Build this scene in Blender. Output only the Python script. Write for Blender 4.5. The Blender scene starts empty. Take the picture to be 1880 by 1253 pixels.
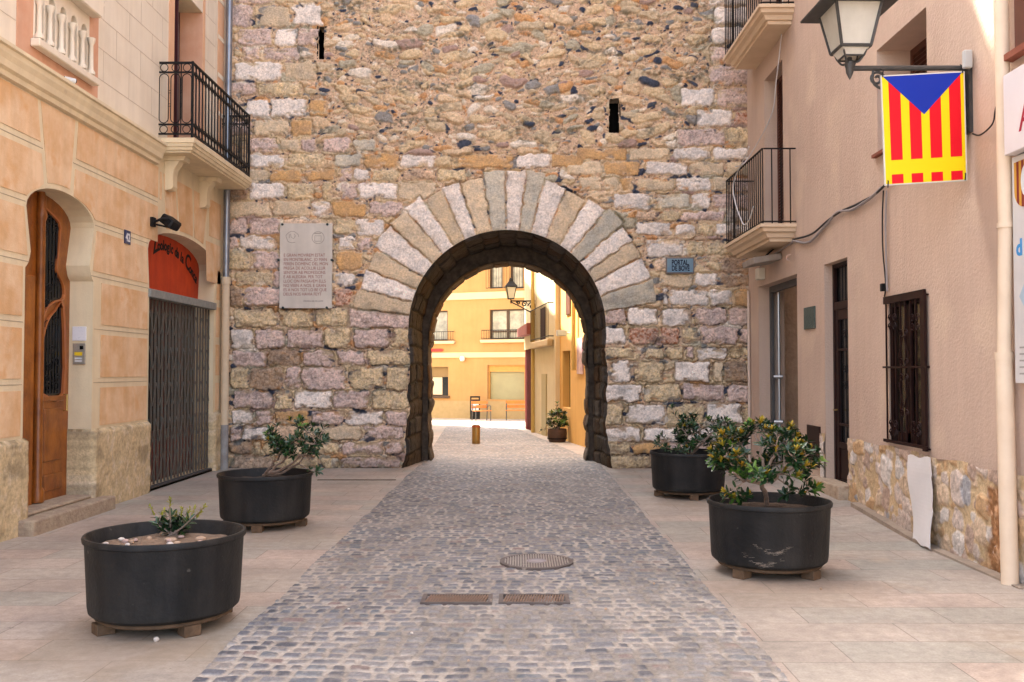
import bpy, bmesh, math, random
import numpy as np
from mathutils import Vector, Matrix, noise as mnoise
from mathutils.geometry import tessellate_polygon
random.seed(7)
SC = bpy.context.scene
COL = SC.collection
R = math.radians

# ------------------------------------------------------------------ camera
F = 1720.0
CAMZ = 1.6
PITCH = math.atan(54/F)
YAW = math.atan(12/F)
cam = bpy.data.objects.new('camera', bpy.data.cameras.new('camera'))
COL.objects.link(cam)
cam.location = (0, 0, CAMZ)
cam.rotation_euler = (math.pi/2+PITCH, 0, YAW)
cam.data.sensor_width = 36
cam.data.lens = F/1880*36
cam.data.clip_end = 400
cam.data.clip_start = 0.1
SC.camera = cam
CM = cam.rotation_euler.to_matrix()
CMI = CM.transposed()
CO = Vector((0, 0, CAMZ))

def ray(px, py):
    return (CM @ Vector((px-940, -(py-626.5), -F))).normalized()
def hit(px, py, p0, n):
    d = ray(px, py); n = Vector(n)
    t = (Vector(p0)-CO).dot(n)/d.dot(n)
    return CO+d*t
def atX(px, py, X): return hit(px, py, (X, 0, 0), (1, 0, 0))
def atY(px, py, Y): return hit(px, py, (0, Y, 0), (0, 1, 0))
def atZ(px, py, Z=0.0): return hit(px, py, (0, 0, Z), (0, 0, 1))

# ------------------------------------------------------------------ materials
MATS = {}
def lin(c):
    return tuple(c[:3])+(1,)
def mat(name, c1, c2=None, rough=.8, nscale=3., bump=.0, bscale=40., metal=0., streak=0., spec=.35, detail=6.0,
        spots=None, spot_scale=30., spot_lo=.62, trans=0., coat=0., thr=(.35, .65)):
    if name in MATS: return MATS[name]
    m = bpy.data.materials.new(name); m.use_nodes = True
    nt = m.node_tree; nd = nt.nodes; lk = nt.links
    b = nd['Principled BSDF']
    b.inputs['Roughness'].default_value = rough
    b.inputs['Metallic'].default_value = metal
    b.inputs['Specular IOR Level'].default_value = spec
    if trans: b.inputs['Transmission Weight'].default_value = trans
    if coat: b.inputs['Coat Weight'].default_value = coat
    b.inputs['Base Color'].default_value = lin(c1)
    geo = nd.new('ShaderNodeNewGeometry')
    out = None
    if c2:
        n = nd.new('ShaderNodeTexNoise'); n.inputs['Scale'].default_value = nscale; n.inputs['Detail'].default_value = detail
        n.inputs['Roughness'].default_value = .62
        lk.new(geo.outputs['Position'], n.inputs['Vector'])
        r = nd.new('ShaderNodeValToRGB')
        r.color_ramp.elements[0].position = thr[0]; r.color_ramp.elements[1].position = thr[1]
        r.color_ramp.elements[0].color = lin(c1); r.color_ramp.elements[1].color = lin(c2)
        lk.new(n.outputs['Fac'], r.inputs['Fac']); out = r.outputs['Color']
    if streak:
        mp = nd.new('ShaderNodeMapping'); mp.inputs['Scale'].default_value = (6, 6, .5)
        lk.new(geo.outputs['Position'], mp.inputs['Vector'])
        n = nd.new('ShaderNodeTexNoise'); n.inputs['Scale'].default_value = 1.5; n.inputs['Detail'].default_value = 6
        lk.new(mp.outputs['Vector'], n.inputs['Vector'])
        mr = nd.new('ShaderNodeMapRange'); mr.inputs[1].default_value = .35; mr.inputs[2].default_value = .7
        mr.inputs[3].default_value = 1-streak; mr.inputs[4].default_value = 1
        lk.new(n.outputs['Fac'], mr.inputs['Value'])
        mx = nd.new('ShaderNodeMix'); mx.data_type = 'RGBA'; mx.blend_type = 'MULTIPLY'; mx.inputs['Factor'].default_value = 1
        if out: lk.new(out, mx.inputs[6])
        else: mx.inputs[6].default_value = lin(c1)
        lk.new(mr.outputs['Result'], mx.inputs[7]); out = mx.outputs[2]
    if spots:
        n = nd.new('ShaderNodeTexNoise'); n.inputs['Scale'].default_value = spot_scale; n.inputs['Detail'].default_value = 4
        lk.new(geo.outputs['Position'], n.inputs['Vector'])
        mr = nd.new('ShaderNodeMapRange'); mr.inputs[1].default_value = spot_lo; mr.inputs[2].default_value = spot_lo+.13
        lk.new(n.outputs['Fac'], mr.inputs['Value'])
        mx = nd.new('ShaderNodeMix'); mx.data_type = 'RGBA'
        lk.new(mr.outputs['Result'], mx.inputs['Factor'])
        if out: lk.new(out, mx.inputs[6])
        else: mx.inputs[6].default_value = lin(c1)
        mx.inputs[7].default_value = lin(spots); out = mx.outputs[2]
    if out: lk.new(out, b.inputs['Base Color'])
    if bump:
        n = nd.new('ShaderNodeTexNoise'); n.inputs['Scale'].default_value = bscale; n.inputs['Detail'].default_value = 5
        lk.new(geo.outputs['Position'], n.inputs['Vector'])
        bp = nd.new('ShaderNodeBump'); bp.inputs['Strength'].default_value = bump; bp.inputs['Distance'].default_value = .02
        lk.new(n.outputs['Fac'], bp.inputs['Height']); lk.new(bp.outputs['Normal'], b.inputs['Normal'])
    MATS[name] = m
    return m

def vcol_mat(name, rough=.85, bump=.5, bscale=60., nmul=.18, spec=.25):
    if name in MATS: return MATS[name]
    m = bpy.data.materials.new(name); m.use_nodes = True
    nt = m.node_tree; nd = nt.nodes; lk = nt.links
    b = nd['Principled BSDF']; b.inputs['Roughness'].default_value = rough; b.inputs['Specular IOR Level'].default_value = spec
    a = nd.new('ShaderNodeAttribute'); a.attribute_name = 'stone_colour'
    geo = nd.new('ShaderNodeNewGeometry')
    n = nd.new('ShaderNodeTexNoise'); n.inputs['Scale'].default_value = bscale*.6; n.inputs['Detail'].default_value = 6
    lk.new(geo.outputs['Position'], n.inputs['Vector'])
    mr = nd.new('ShaderNodeMapRange'); mr.inputs[1].default_value = .3; mr.inputs[2].default_value = .7
    mr.inputs[3].default_value = 1-nmul; mr.inputs[4].default_value = 1+nmul
    lk.new(n.outputs['Fac'], mr.inputs['Value'])
    mx = nd.new('ShaderNodeMix'); mx.data_type = 'RGBA'; mx.blend_type = 'MULTIPLY'; mx.inputs['Factor'].default_value = 1
    lk.new(a.outputs['Color'], mx.inputs[6]); lk.new(mr.outputs['Result'], mx.inputs[7])
    lk.new(mx.outputs[2], b.inputs['Base Color'])
    n2 = nd.new('ShaderNodeTexNoise'); n2.inputs['Scale'].default_value = bscale; n2.inputs['Detail'].default_value = 6
    lk.new(geo.outputs['Position'], n2.inputs['Vector'])
    bp = nd.new('ShaderNodeBump'); bp.inputs['Strength'].default_value = bump; bp.inputs['Distance'].default_value = .012
    lk.new(n2.outputs['Fac'], bp.inputs['Height']); lk.new(bp.outputs['Normal'], b.inputs['Normal'])
    MATS[name] = m
    return m

# ------------------------------------------------------------------ objects
def tag(o, label=None, cat=None, group=None, kind=None):
    if label: o['label'] = label
    if cat: o['category'] = cat
    if group: o['group'] = group
    if kind: o['kind'] = kind
    return o
def thing(name, loc, label, cat, group=None, kind=None):
    o = bpy.data.objects.new(name, None); COL.objects.link(o); o.location = loc
    o.empty_display_size = .1
    return tag(o, label, cat, group, kind)
def wloc(o):
    v = Vector((0, 0, 0))
    while o: v += Vector(o.location); o = o.parent
    return v
def link_mesh(name, me, m, parent):
    o = bpy.data.objects.new(name, me); COL.objects.link(o)
    if m: me.materials.append(m)
    if parent:
        o.parent = parent
        me.transform(Matrix.Translation(-wloc(parent)))
    return o

class MB:
    def __init__(s): s.v = []; s.f = []
    def add(s, vs, fs):
        k = len(s.v); s.v += [tuple(x) for x in vs]; s.f += [tuple(i+k for i in f) for f in fs]; return s
    def box(s, x0, x1, y0, y1, z0, z1):
        x0, x1 = min(x0, x1), max(x0, x1); y0, y1 = min(y0, y1), max(y0, y1); z0, z1 = min(z0, z1), max(z0, z1)
        return s.add([(x0, y0, z0), (x1, y0, z0), (x1, y1, z0), (x0, y1, z0), (x0, y0, z1), (x1, y0, z1), (x1, y1, z1), (x0, y1, z1)],
                     [(0, 3, 2, 1), (4, 5, 6, 7), (0, 1, 5, 4), (1, 2, 6, 5), (2, 3, 7, 6), (3, 0, 4, 7)])
    def obox(s, c, u, v, w):   # oriented box: centre and three half vectors
        c, u, v, w = map(Vector, (c, u, v, w))
        vs = [c+a*u+b*v+d*w for d in (-1, 1) for b in (-1, 1) for a in (-1, 1)]
        return s.add(vs, [(0, 2, 3, 1), (4, 5, 7, 6), (0, 1, 5, 4), (1, 3, 7, 5), (3, 2, 6, 7), (2, 0, 4, 6)])
    def tube(s, pts, r, n=8, r1=None, cap=True):
        pts = [Vector(p) for p in pts]
        k = len(s.v); m = len(pts)
        up = Vector((0, 0, 1))
        prev = None
        for i, p in enumerate(pts):
            t = (pts[min(i+1, m-1)]-pts[max(i-1, 0)])
            if t.length < 1e-9: t = Vector((0, 0, 1))
            t.normalize()
            if prev is None:
                a = t.cross(up)
                if a.length < .05: a = t.cross(Vector((1, 0, 0)))
                a.normalize()
            else:
                a = prev-t*prev.dot(t)
                if a.length < 1e-6: a = t.orthogonal()
                a.normalize()
            prev = a
            b = t.cross(a)
            rr = r if r1 is None else r+(r1-r)*i/(m-1)
            for j in range(n):
                an = 2*math.pi*j/n
                s.v.append(tuple(p+a*math.cos(an)*rr+b*math.sin(an)*rr))
        for i in range(m-1):
            for j in range(n):
                s.f.append((k+i*n+j, k+i*n+(j+1) % n, k+(i+1)*n+(j+1) % n, k+(i+1)*n+j))
        if cap:
            s.f.append(tuple(k+j for j in reversed(range(n)))); s.f.append(tuple(k+(m-1)*n+j for j in range(n)))
        return s
    def lathe(s, prof, c, n=32, closed=False, ax=None):
        c = Vector(c); k = len(s.v); m = len(prof)
        for (r, z) in prof:
            for j in range(n):
                an = 2*math.pi*j/n
                s.v.append((c.x+r*math.cos(an), c.y+r*math.sin(an), c.z+z))
        for i in range(m-1 if not closed else m):
            i2 = (i+1) % m
            for j in range(n):
                s.f.append((k+i*n+j, k+i*n+(j+1) % n, k+i2*n+(j+1) % n, k+i2*n+j))
        return s
    def prism(s, poly, fr, n0, n1, holes=()):
        loops = [list(poly)]+[list(h) for h in holes]
        tris = tessellate_polygon([[Vector((p[0], p[1], 0)) for p in L] for L in loops])
        flat = [p for L in loops for p in L]
        k = len(s.v); N = len(flat)
        for nn in (n0, n1):
            for p in flat: s.v.append(tuple(fr(p[0], p[1], nn)))
        for t in tris:
            s.f.append((k+t[0], k+t[1], k+t[2])); s.f.append((k+N+t[2], k+N+t[1], k+N+t[0]))
        st = 0
        for L in loops:
            for i in range(len(L)):
                a = k+st+i; b = k+st+(i+1) % len(L)
                s.f.append((a, b, b+N, a+N))
            st += len(L)
        return s
    def build(s, name, m, parent=None, smooth=False, bevel=0., fix=True, seg=1):
        me = bpy.data.meshes.new(name); me.from_pydata(s.v, [], s.f); me.update()
        if fix or bevel:
            bm = bmesh.new(); bm.from_mesh(me)
            if fix: bmesh.ops.recalc_face_normals(bm, faces=bm.faces)
            if bevel:
                es = [e for e in bm.edges if len(e.link_faces) == 2 and e.calc_face_angle(0) > .6]
                bmesh.ops.bevel(bm, geom=es, offset=bevel, segments=seg, affect='EDGES', profile=.5, clamp_overlap=True)
            bm.to_mesh(me); bm.free()
        if smooth: me.shade_smooth(); me.set_sharp_from_angle(angle=R(38))
        return link_mesh(name, me, m, parent)

def frY(Y0):   # vertical plane facing the camera: (x,z,out) -> world
    return lambda a, b, n: (a, Y0-n, b)
def frX(X0, s):   # facade plane; s=+1 faces +X
    return lambda a, b, n: (X0+s*n, a, b)

def text_mesh(txt, size, name, m, parent, M, extrude=.002, sx=1., align='LEFT', bold=0.):
    cu = bpy.data.curves.new(name, 'FONT'); cu.body = txt; cu.size = size; cu.extrude = extrude; cu.align_x = align
    cu.offset = bold; cu.resolution_u = 3
    to = bpy.data.objects.new('tmp', cu); COL.objects.link(to)
    bpy.context.view_layer.update()
    me = bpy.data.meshes.new_from_object(to.evaluated_get(bpy.context.evaluated_depsgraph_get()))
    bpy.data.objects.remove(to)
    me.transform(M @ Matrix.Diagonal((sx, 1, 1, 1)))
    me.materials.clear(); me.name = name
    return link_mesh(name, me, m, parent)
def basis(o, u, v, w):
    return Matrix(((u[0], v[0], w[0], o[0]), (u[1], v[1], w[1], o[1]), (u[2], v[2], w[2], o[2]), (0, 0, 0, 1)))

# ------------------------------------------------------------------ numpy noise and stone fields
rng = np.random.default_rng(5)
TAB = rng.random((8, 256, 256)).astype(np.float32)
def vn(x, y, k=0):
    t = TAB[k % 8]
    xi = np.floor(x).astype(np.int64); yi = np.floor(y).astype(np.int64)
    fx = x-xi; fy = y-yi; fx = fx*fx*(3-2*fx); fy = fy*fy*(3-2*fy)
    g = lambda a, b: t[(a+k*37) & 255, (b+k*91) & 255]
    return (g(xi, yi)*(1-fx)+g(xi+1, yi)*fx)*(1-fy)+(g(xi, yi+1)*(1-fx)+g(xi+1, yi+1)*fx)*fy
def fbm(x, y, k=0, o=4):
    s = 0; a = .5; t = 0
    for i in range(o):
        s = s+a*vn(x*2**i+i*17.3, y*2**i+i*9.1, k+i); t += a; a *= .55
    return s/t
def sstep(a, b, x):
    t = np.clip((x-a)/(b-a), 0, 1); return t*t*(3-2*t)
def rubble_field(x, y, cw, ch, prob, k, smin=.55, smax=1.05, sq=2.6):
    """separate stones set in mortar: returns distance-like field (0 edge, 1 centre) and stone random id"""
    xi = np.floor(x/cw).astype(np.int64); yi = np.floor(y/ch).astype(np.int64)
    best = np.full(x.shape, -9., np.float32); bid = np.zeros(x.shape, np.float32); bid2 = np.zeros(x.shape, np.float32)
    for dx in (-1, 0, 1):
        for dy in (-1, 0, 1):
            cx = xi+dx; cy = yi+dy
            h = lambda q: TAB[(q+k) % 8, (cx*7+q*31+k*11) & 255, (cy*13+q*57+cx*3) & 255]
            on = h(0) < prob
            px = (cx+.5+(h(1)-.5)*.75)*cw; py = (cy+.5+(h(2)-.5)*.75)*ch
            s = smin+(smax-smin)*h(3)
            rx = cw*.5*s*(.8+.5*h(4)); ry = ch*.5*s*(.8+.5*h(5))
            an = (h(6)-.5)*.7
            ux = (x-px)*np.cos(an)+(y-py)*np.sin(an); uy = -(x-px)*np.sin(an)+(y-py)*np.cos(an)
            d = 1-(np.abs(ux/rx)**sq+np.abs(uy/ry)**sq)**(1/sq)
            d = np.where(on, d, -9.)
            up = d > best
            best = np.where(up, d, best); bid = np.where(up, h(7), bid); bid2 = np.where(up, h(4), bid2)
    return best, bid, bid2

PAL = {
 'w': (.84, .73, .64), 'p': (.64, .475, .41), 'o': (.66, .50, .30), 't': (.66, .51, .345), 'r': (.62, .37, .17),
 'g': (.55, .49, .39), 'd': (.085, .09, .11), 'b': (.40, .265, .17), 'm': (.62, .43, .29), 'c': (.66, .48, .34), 'q': (.64, .39, .28)}
def pick(idv, table):
    """table: list of (weight,(r,g,b))"""
    ws = np.cumsum([t[0] for t in table]); ws = ws/ws[-1]
    cols = np.array([t[1] for t in table], np.float32)
    i = np.clip(np.searchsorted(ws, idv.ravel()), 0, len(table)-1)
    return cols[i].reshape(idv.shape+(3,))

def grid_mesh(name, P, C, m, parent=None, mask=None, smooth=True, flip=False):
    """P (nv,nu,3) positions, C (nv,nu,3) colours, mask (nv-1,nu-1) faces to keep"""
    nv, nu = P.shape[:2]
    idx = np.arange(nv*nu).reshape(nv, nu)
    q = np.stack([idx[:-1, :-1], idx[:-1, 1:], idx[1:, 1:], idx[1:, :-1]], -1)
    if flip: q = q[..., ::-1]
    if mask is not None: q = q[mask]
    q = q.reshape(-1, 4)
    used = np.zeros(nv*nu, bool); used[q.ravel()] = True
    remap = np.cumsum(used)-1
    q = remap[q]; V = P.reshape(-1, 3)[used]; CC = C.reshape(-1, 3)[used]
    me = bpy.data.meshes.new(name)
    me.vertices.add(len(V)); me.vertices.foreach_set('co', V.astype(np.float32).ravel())
    me.loops.add(q.size); me.loops.foreach_set('vertex_index', q.astype(np.int32).ravel())
    me.polygons.add(len(q)); me.polygons.foreach_set('loop_start', (np.arange(len(q))*4).astype(np.int32))
    me.polygons.foreach_set('loop_total', np.full(len(q), 4, np.int32))
    me.update(calc_edges=True)
    at = me.color_attributes.new('stone_colour', 'FLOAT_COLOR', 'POINT')
    at.data.foreach_set('color', np.concatenate([CC, np.ones((len(CC), 1))], 1).astype(np.float32).ravel())
    if smooth: me.polygons.foreach_set('use_smooth', np.ones(len(q), bool))
    me.update()
    return link_mesh(name, me, m, parent)
# ------------------------------------------------------------------ light
S_SUN = Vector((-.38, .45, .81)).normalized()
w = bpy.data.worlds.new("World"); SC.world = w; w.use_nodes = True
nt = w.node_tree; bg = nt.nodes['Background']
sky = nt.nodes.new('ShaderNodeTexSky'); sky.sky_type = 'NISHITA'; sky.sun_disc = False
sky.sun_elevation = math.asin(S_SUN.z); sky.sun_rotation = math.atan2(S_SUN.x, S_SUN.y)
sky.dust_density = 4.0; sky.ozone_density = .6; sky.air_density = .8
hs = nt.nodes.new('ShaderNodeHueSaturation'); hs.inputs['Saturation'].default_value = .60
nt.links.new(sky.outputs['Color'], hs.inputs['Color']); nt.links.new(hs.outputs['Color'], bg.inputs['Color'])
bg.inputs['Strength'].default_value = .15
sl = bpy.data.lights.new('sun', 'SUN'); sl.energy = 4.5; sl.angle = R(.5); sl.color = (1, .93, .82)
so = bpy.data.objects.new('sun', sl); COL.objects.link(so); so.rotation_euler = S_SUN.to_track_quat('Z', 'Y').to_euler()
so.location = (-5, 5, 30)
vs = SC.view_settings; vs.view_transform = 'Standard'; vs.look = 'None'; vs.gamma = 1; vs.use_curve_mapping = False
vs.exposure = EXPOSURE = 2.86
SC.cycles.max_bounces = 8; SC.cycles.diffuse_bounces = 3
SC.cycles.use_denoising = True

# ------------------------------------------------------------------ ground
XL, XR, YT = -4.87, 3.78, 15.4
def gz(x, y):
    z = 0.0
    if y > YT: z -= .0228*(y-YT)
    a = min(max((y-8.3)/3, 0), 1)*min(max((x-2.3)/1.3, 0), 1)
    a = a*a*(3-2*a)
    b = 1-min(max((y-14.5)/1.2, 0), 1)
    return z+.13*a*b
def gzn(x, y):
    z = np.where(y > YT, -.0228*(y-YT), 0.)
    a = np.clip((y-8.3)/3, 0, 1)*np.clip((x-2.3)/1.3, 0, 1); a = a*a*(3-2*a)
    b = 1-np.clip((y-14.5)/1.2, 0, 1)
    return z+.13*a*b
def sheet(name, x0, x1, y0, y1, st, dz, m):
    xs = np.linspace(x0, x1, int((x1-x0)/st)+2); ys = np.linspace(y0, y1, int((y1-y0)/st)+2)
    X, Y = np.meshgrid(xs, ys); Z = gzn(X, Y)+dz
    return grid_mesh(name, np.stack([X, Y, Z], -1), np.ones(X.shape+(3,))*.4, m)

def pavement_mat():
    m = bpy.data.materials.new('pavement_slabs'); m.use_nodes = True
    nd = m.node_tree.nodes; lk = m.node_tree.links; b = nd['Principled BSDF']
    geo = nd.new('ShaderNodeNewGeometry')
    nz = nd.new('ShaderNodeTexNoise'); nz.inputs['Scale'].default_value = 2.; nz.inputs['Detail'].default_value = 3
    lk.new(geo.outputs['Position'], nz.inputs['Vector'])
    br = nd.new('ShaderNodeTexBrick'); br.offset = .43; br.squash = 1.0
    br.inputs['Scale'].default_value = 1.0; br.inputs['Brick Width'].default_value = .92; br.inputs['Row Height'].default_value = .40
    br.inputs['Mortar Size'].default_value = .004; br.inputs['Mortar Smooth'].default_value = .2; br.inputs['Bias'].default_value = 0
    br.inputs['Color1'].default_value = (.35, .32, .27, 1); br.inputs['Color2'].default_value = (.43, .335, .275, 1)
    br.inputs['Mortar'].default_value = (.225, .185, .15, 1)
    lk.new(geo.outputs['Position'], br.inputs['Vector'])
    def noise(sc, det, lo, hi, a, bb, vec=None, rough=.6):
        n = nd.new('ShaderNodeTexNoise'); n.inputs['Scale'].default_value = sc; n.inputs['Detail'].default_value = det; n.inputs['Roughness'].default_value = rough
        lk.new(vec or geo.outputs['Position'], n.inputs['Vector'])
        r = nd.new('ShaderNodeMapRange'); r.inputs[1].default_value = lo; r.inputs[2].default_value = hi
        r.inputs[3].default_value = a; r.inputs[4].default_value = bb
        lk.new(n.outputs['Fac'], r.inputs['Value']); return n, r.outputs['Result']
    def mulc(c, f):
        mx = nd.new('ShaderNodeMix'); mx.data_type = 'RGBA'; mx.blend_type = 'MULTIPLY'; mx.inputs['Factor'].default_value = 1
        lk.new(c, mx.inputs[6]); lk.new(f, mx.inputs[7]); return mx.outputs[2]
    def mixc(c, f, col):
        mx = nd.new('ShaderNodeMix'); mx.data_type = 'RGBA'; lk.new(f, mx.inputs['Factor']); lk.new(c, mx.inputs[6]); mx.inputs[7].default_value = col
        return mx.outputs[2]
    c = br.outputs['Color']
    c = mulc(c, noise(1.1, 5, .35, .65, .78, 1.10)[1])
    c = mulc(c, noise(14, 8, .3, .7, .82, 1.12)[1])
    c = mulc(c, noise(70, 4, .3, .7, .86, 1.12)[1])
    c = mixc(c, noise(.7, 6, .58, .72, 0, .40)[1], (.36, .30, .27, 1))      # grey wear
    c = mixc(c, noise(.9, 7, .60, .72, 0, .4)[1], (.50, .33, .20, 1))     # tan stain
    mp = nd.new('ShaderNodeMapping'); mp.inputs['Scale'].default_value = (3, 9, 1); mp.inputs['Location'].default_value = (3.3, 1.2, 0)
    lk.new(geo.outputs['Position'], mp.inputs['Vector'])
    c = mixc(c, noise(1.6, 6, .66, .70, 0, .6, mp.outputs['Vector'])[1], (.24, .20, .18, 1))   # scuffs
    c = mixc(c, noise(9, 3, .72, .74, 0, .8)[1], (.10, .08, .07, 1))      # gum specks
    c = mixc(c, noise(4.5, 7, .60, .68, 0, .35)[1], (.22, .19, .175, 1))
    wob = noise(3.5, 6, .2, .8, -.35, .35)[1]
    for (sx, sy, r0, r1) in ((-2.25, 5.55, .45, .85), (-1.95, 5.5, .1, .45), (2.05, 7.0, .35, .85), (-2.2, 9.2, .2, .8), (2.2, 11.4, .3, .7), (2.9, 5.6, .02, .30)):
        vd = nd.new('ShaderNodeVectorMath'); vd.operation = 'DISTANCE'; vd.inputs[1].default_value = (sx, sy, 0); lk.new(geo.outputs['Position'], vd.inputs[0])
        a_ = nd.new('ShaderNodeMath'); a_.operation = 'ADD'; lk.new(vd.outputs['Value'], a_.inputs[0]); lk.new(wob, a_.inputs[1])
        r = nd.new('ShaderNodeMapRange'); r.inputs[1].default_value = r0; r.inputs[2].default_value = r1; r.inputs[3].default_value = .38; r.inputs[4].default_value = 0
        lk.new(a_.outputs[0], r.inputs['Value'])
        c = mixc(c, r.outputs['Result'], (.25, .185, .12, 1))     # rusty run-off stains
    lk.new(c, b.inputs['Base Color'])
    b.inputs['Roughness'].default_value = .62; b.inputs['Specular IOR Level'].default_value = .4
    bp = nd.new('ShaderNodeBump'); bp.inputs['Strength'].default_value = .35; bp.inputs['Distance'].default_value = .006
    inv = nd.new('ShaderNodeMath'); inv.operation = 'SUBTRACT'; inv.inputs[0].default_value = 1
    lk.new(br.outputs['Fac'], inv.inputs[1])
    n2 = noise(25, 8, 0, 1, 0, .6)[1]
    ad = nd.new('ShaderNodeMath'); lk.new(inv.outputs[0], ad.inputs[0]); lk.new(n2, ad.inputs[1])
    lk.new(ad.outputs[0], bp.inputs['Height']); lk.new(bp.outputs['Normal'], b.inputs['Normal'])
    return m
M_PAVE = pavement_mat()
g = MB().box(-150, 150, -60, 200, -3.2, -3.0)
tag(g.build('ground', mat('earth', (.3, .25, .2), (.36, .3, .24))), kind='structure')
tag(sheet('pavement', -14, 14, -9, 62, .35, 0, M_PAVE), kind='structure')

# cobbled road: individual setts in crooked rows, one relief sheet
def sett_field(x, y, row_h=.104, w0=.118, k=0):
    ww = y+(fbm(x*1.7, y*1.7, k, 3)-.5)*.12+(fbm(x*.5+7, y*.5, k+2, 2)-.5)*.16
    ww = ww+(vn(x*9, y*9, k+1)-.5)*.022
    ri = np.floor(ww/row_h).astype(np.int64); fy = ww/row_h-ri
    h = lambda a, b, q: TAB[q % 8, (a*7+q*31) & 255, (b*13+a*5+q*17) & 255]
    off = TAB[3, ri & 255, (ri*7) & 255]*3.0
    wr = w0*(.8+.45*TAB[4, ri & 255, (ri*3) & 255])
    xx = (x+(vn(x*7+3, y*7, k+3)-.5)*.028)/wr+off
    ci = np.floor(xx).astype(np.int64); fx = xx-ci
    # jitter the borders between neighbours
    jl = (h(ci, ri, 1)-.5)*.42; jr = (h(ci+1, ri, 1)-.5)*.42
    left = fx < jl; right = fx > 1+jr
    cc = ci-left+right
    jl = (h(cc, ri, 1)-.5)*.42; jr = (h(cc+1, ri, 1)-.5)*.42
    f = xx-cc
    wdt = (1+jr-jl)*wr
    dx = np.minimum(f-jl, 1+jr-f)*wr; dy = np.minimum(fy, 1-fy)*row_h
    r = .028
    qx = np.maximum(r-dx, 0); qy = np.maximum(r-dy, 0)
    d = np.where((dx < r) & (dy < r), r-np.hypot(qx, qy), np.minimum(dx, dy))
    return d, h(cc, ri, 5), h(cc, ri, 6), h(cc, ri, 2)

def road_grid(name, xs_of_y, ys, nx, relief, parent=None, holes=()):
    ys = np.asarray(ys); t = np.linspace(0, 1, nx)
    a, b = xs_of_y(ys)
    X = a[:, None]+(b-a)[:, None]*t[None]; Y = np.repeat(ys[:, None], nx, 1)
    d, i1, i2, i3 = sett_field(X, Y)
    gap = .004+.014*fbm(X*2.3, Y*2.3, 2, 4)**1.3
    ins = sstep(gap, gap+.014, d)
    worn = fbm(X*.8+3, Y*.8, 4, 4)
    n1 = fbm(X*28, Y*28, 1, 4)
    h = ins*(.005+.006*i2)+ins*(n1-.5)*.007+(1-ins)*(fbm(X*40, Y*40, 3, 3)-.5)*.003
    h = h*relief
    col = pick(i1, [(4, (.118, .120, .138)), (3, (.15, .147, .158)), (2.4, (.062, .066, .084)), (2, (.19, .172, .165)), (.6, (.17, .12, .11)), (1.4, (.10, .115, .135))])
    col = col*(.78+.4*n1)[..., None]*(.9+.2*i3)[..., None]
    dust = np.clip(sstep(.42, .75, fbm(X*22+9, Y*22, 5, 3))*.55+sstep(.4, .75, worn)*.45, 0, .8)
    mort = np.array((.34, .295, .25))*(.78+.4*fbm(X*15, Y*15, 6, 3))[..., None]
    col = col*(1-dust*.62)[..., None]+mort*(dust*.62)[..., None]
    fill = sstep(.38, .62, fbm(X*4.5+20, Y*4.5, 2, 4))
    mort = mort*(.68+.37*fill)[..., None]
    col = col*ins[..., None]+mort*(1-ins)[..., None]
    patch = sstep(.60, .75, fbm(X*2.2+50, Y*2.2, 3, 5))*.3
    col = col*(1-patch)[..., None]+np.array((.30, .255, .22))*(.8+.4*n1)[..., None]*patch[..., None]
    col = col*(.86+.28*fbm(X*.6, Y*.35, 7, 4))[..., None]
    P = np.stack([X, Y, gzn(X, Y)+.006+h], -1)
    return grid_mesh(name, P, col, vcol_mat('sett_stone', rough=.66, bump=.75, bscale=70, nmul=.2, spec=.45), parent)
ys = [4.2]
while ys[-1] < 16.0: ys.append(ys[-1]+.0065*(ys[-1]/4.5)**1.35)
r1 = road_grid('road', lambda y: (np.full_like(y, -1.68)+.012*np.sin(y*3), np.full_like(y, 1.39)+.01*np.sin(y*2.3+1)), ys, 380, 1.0)
tag(r1, kind='structure')
def far_edges(y):
    a = -1.66-(y-16.)*.053; b = 1.42-np.maximum(y-16.6, 0)*.098
    return a, b
ys2 = [15.99]
while ys2[-1] < 37: ys2.append(ys2[-1]+.035*(ys2[-1]/16)**1.3)
tag(road_grid('road', far_edges, ys2, 170, .8), kind='structure')
tag(sheet('road', -1.69, 1.40, -9, 4.2, .4, .012, mat('sett_far', (.22, .21, .21), (.4, .35, .3), nscale=18)), kind='structure')

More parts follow.
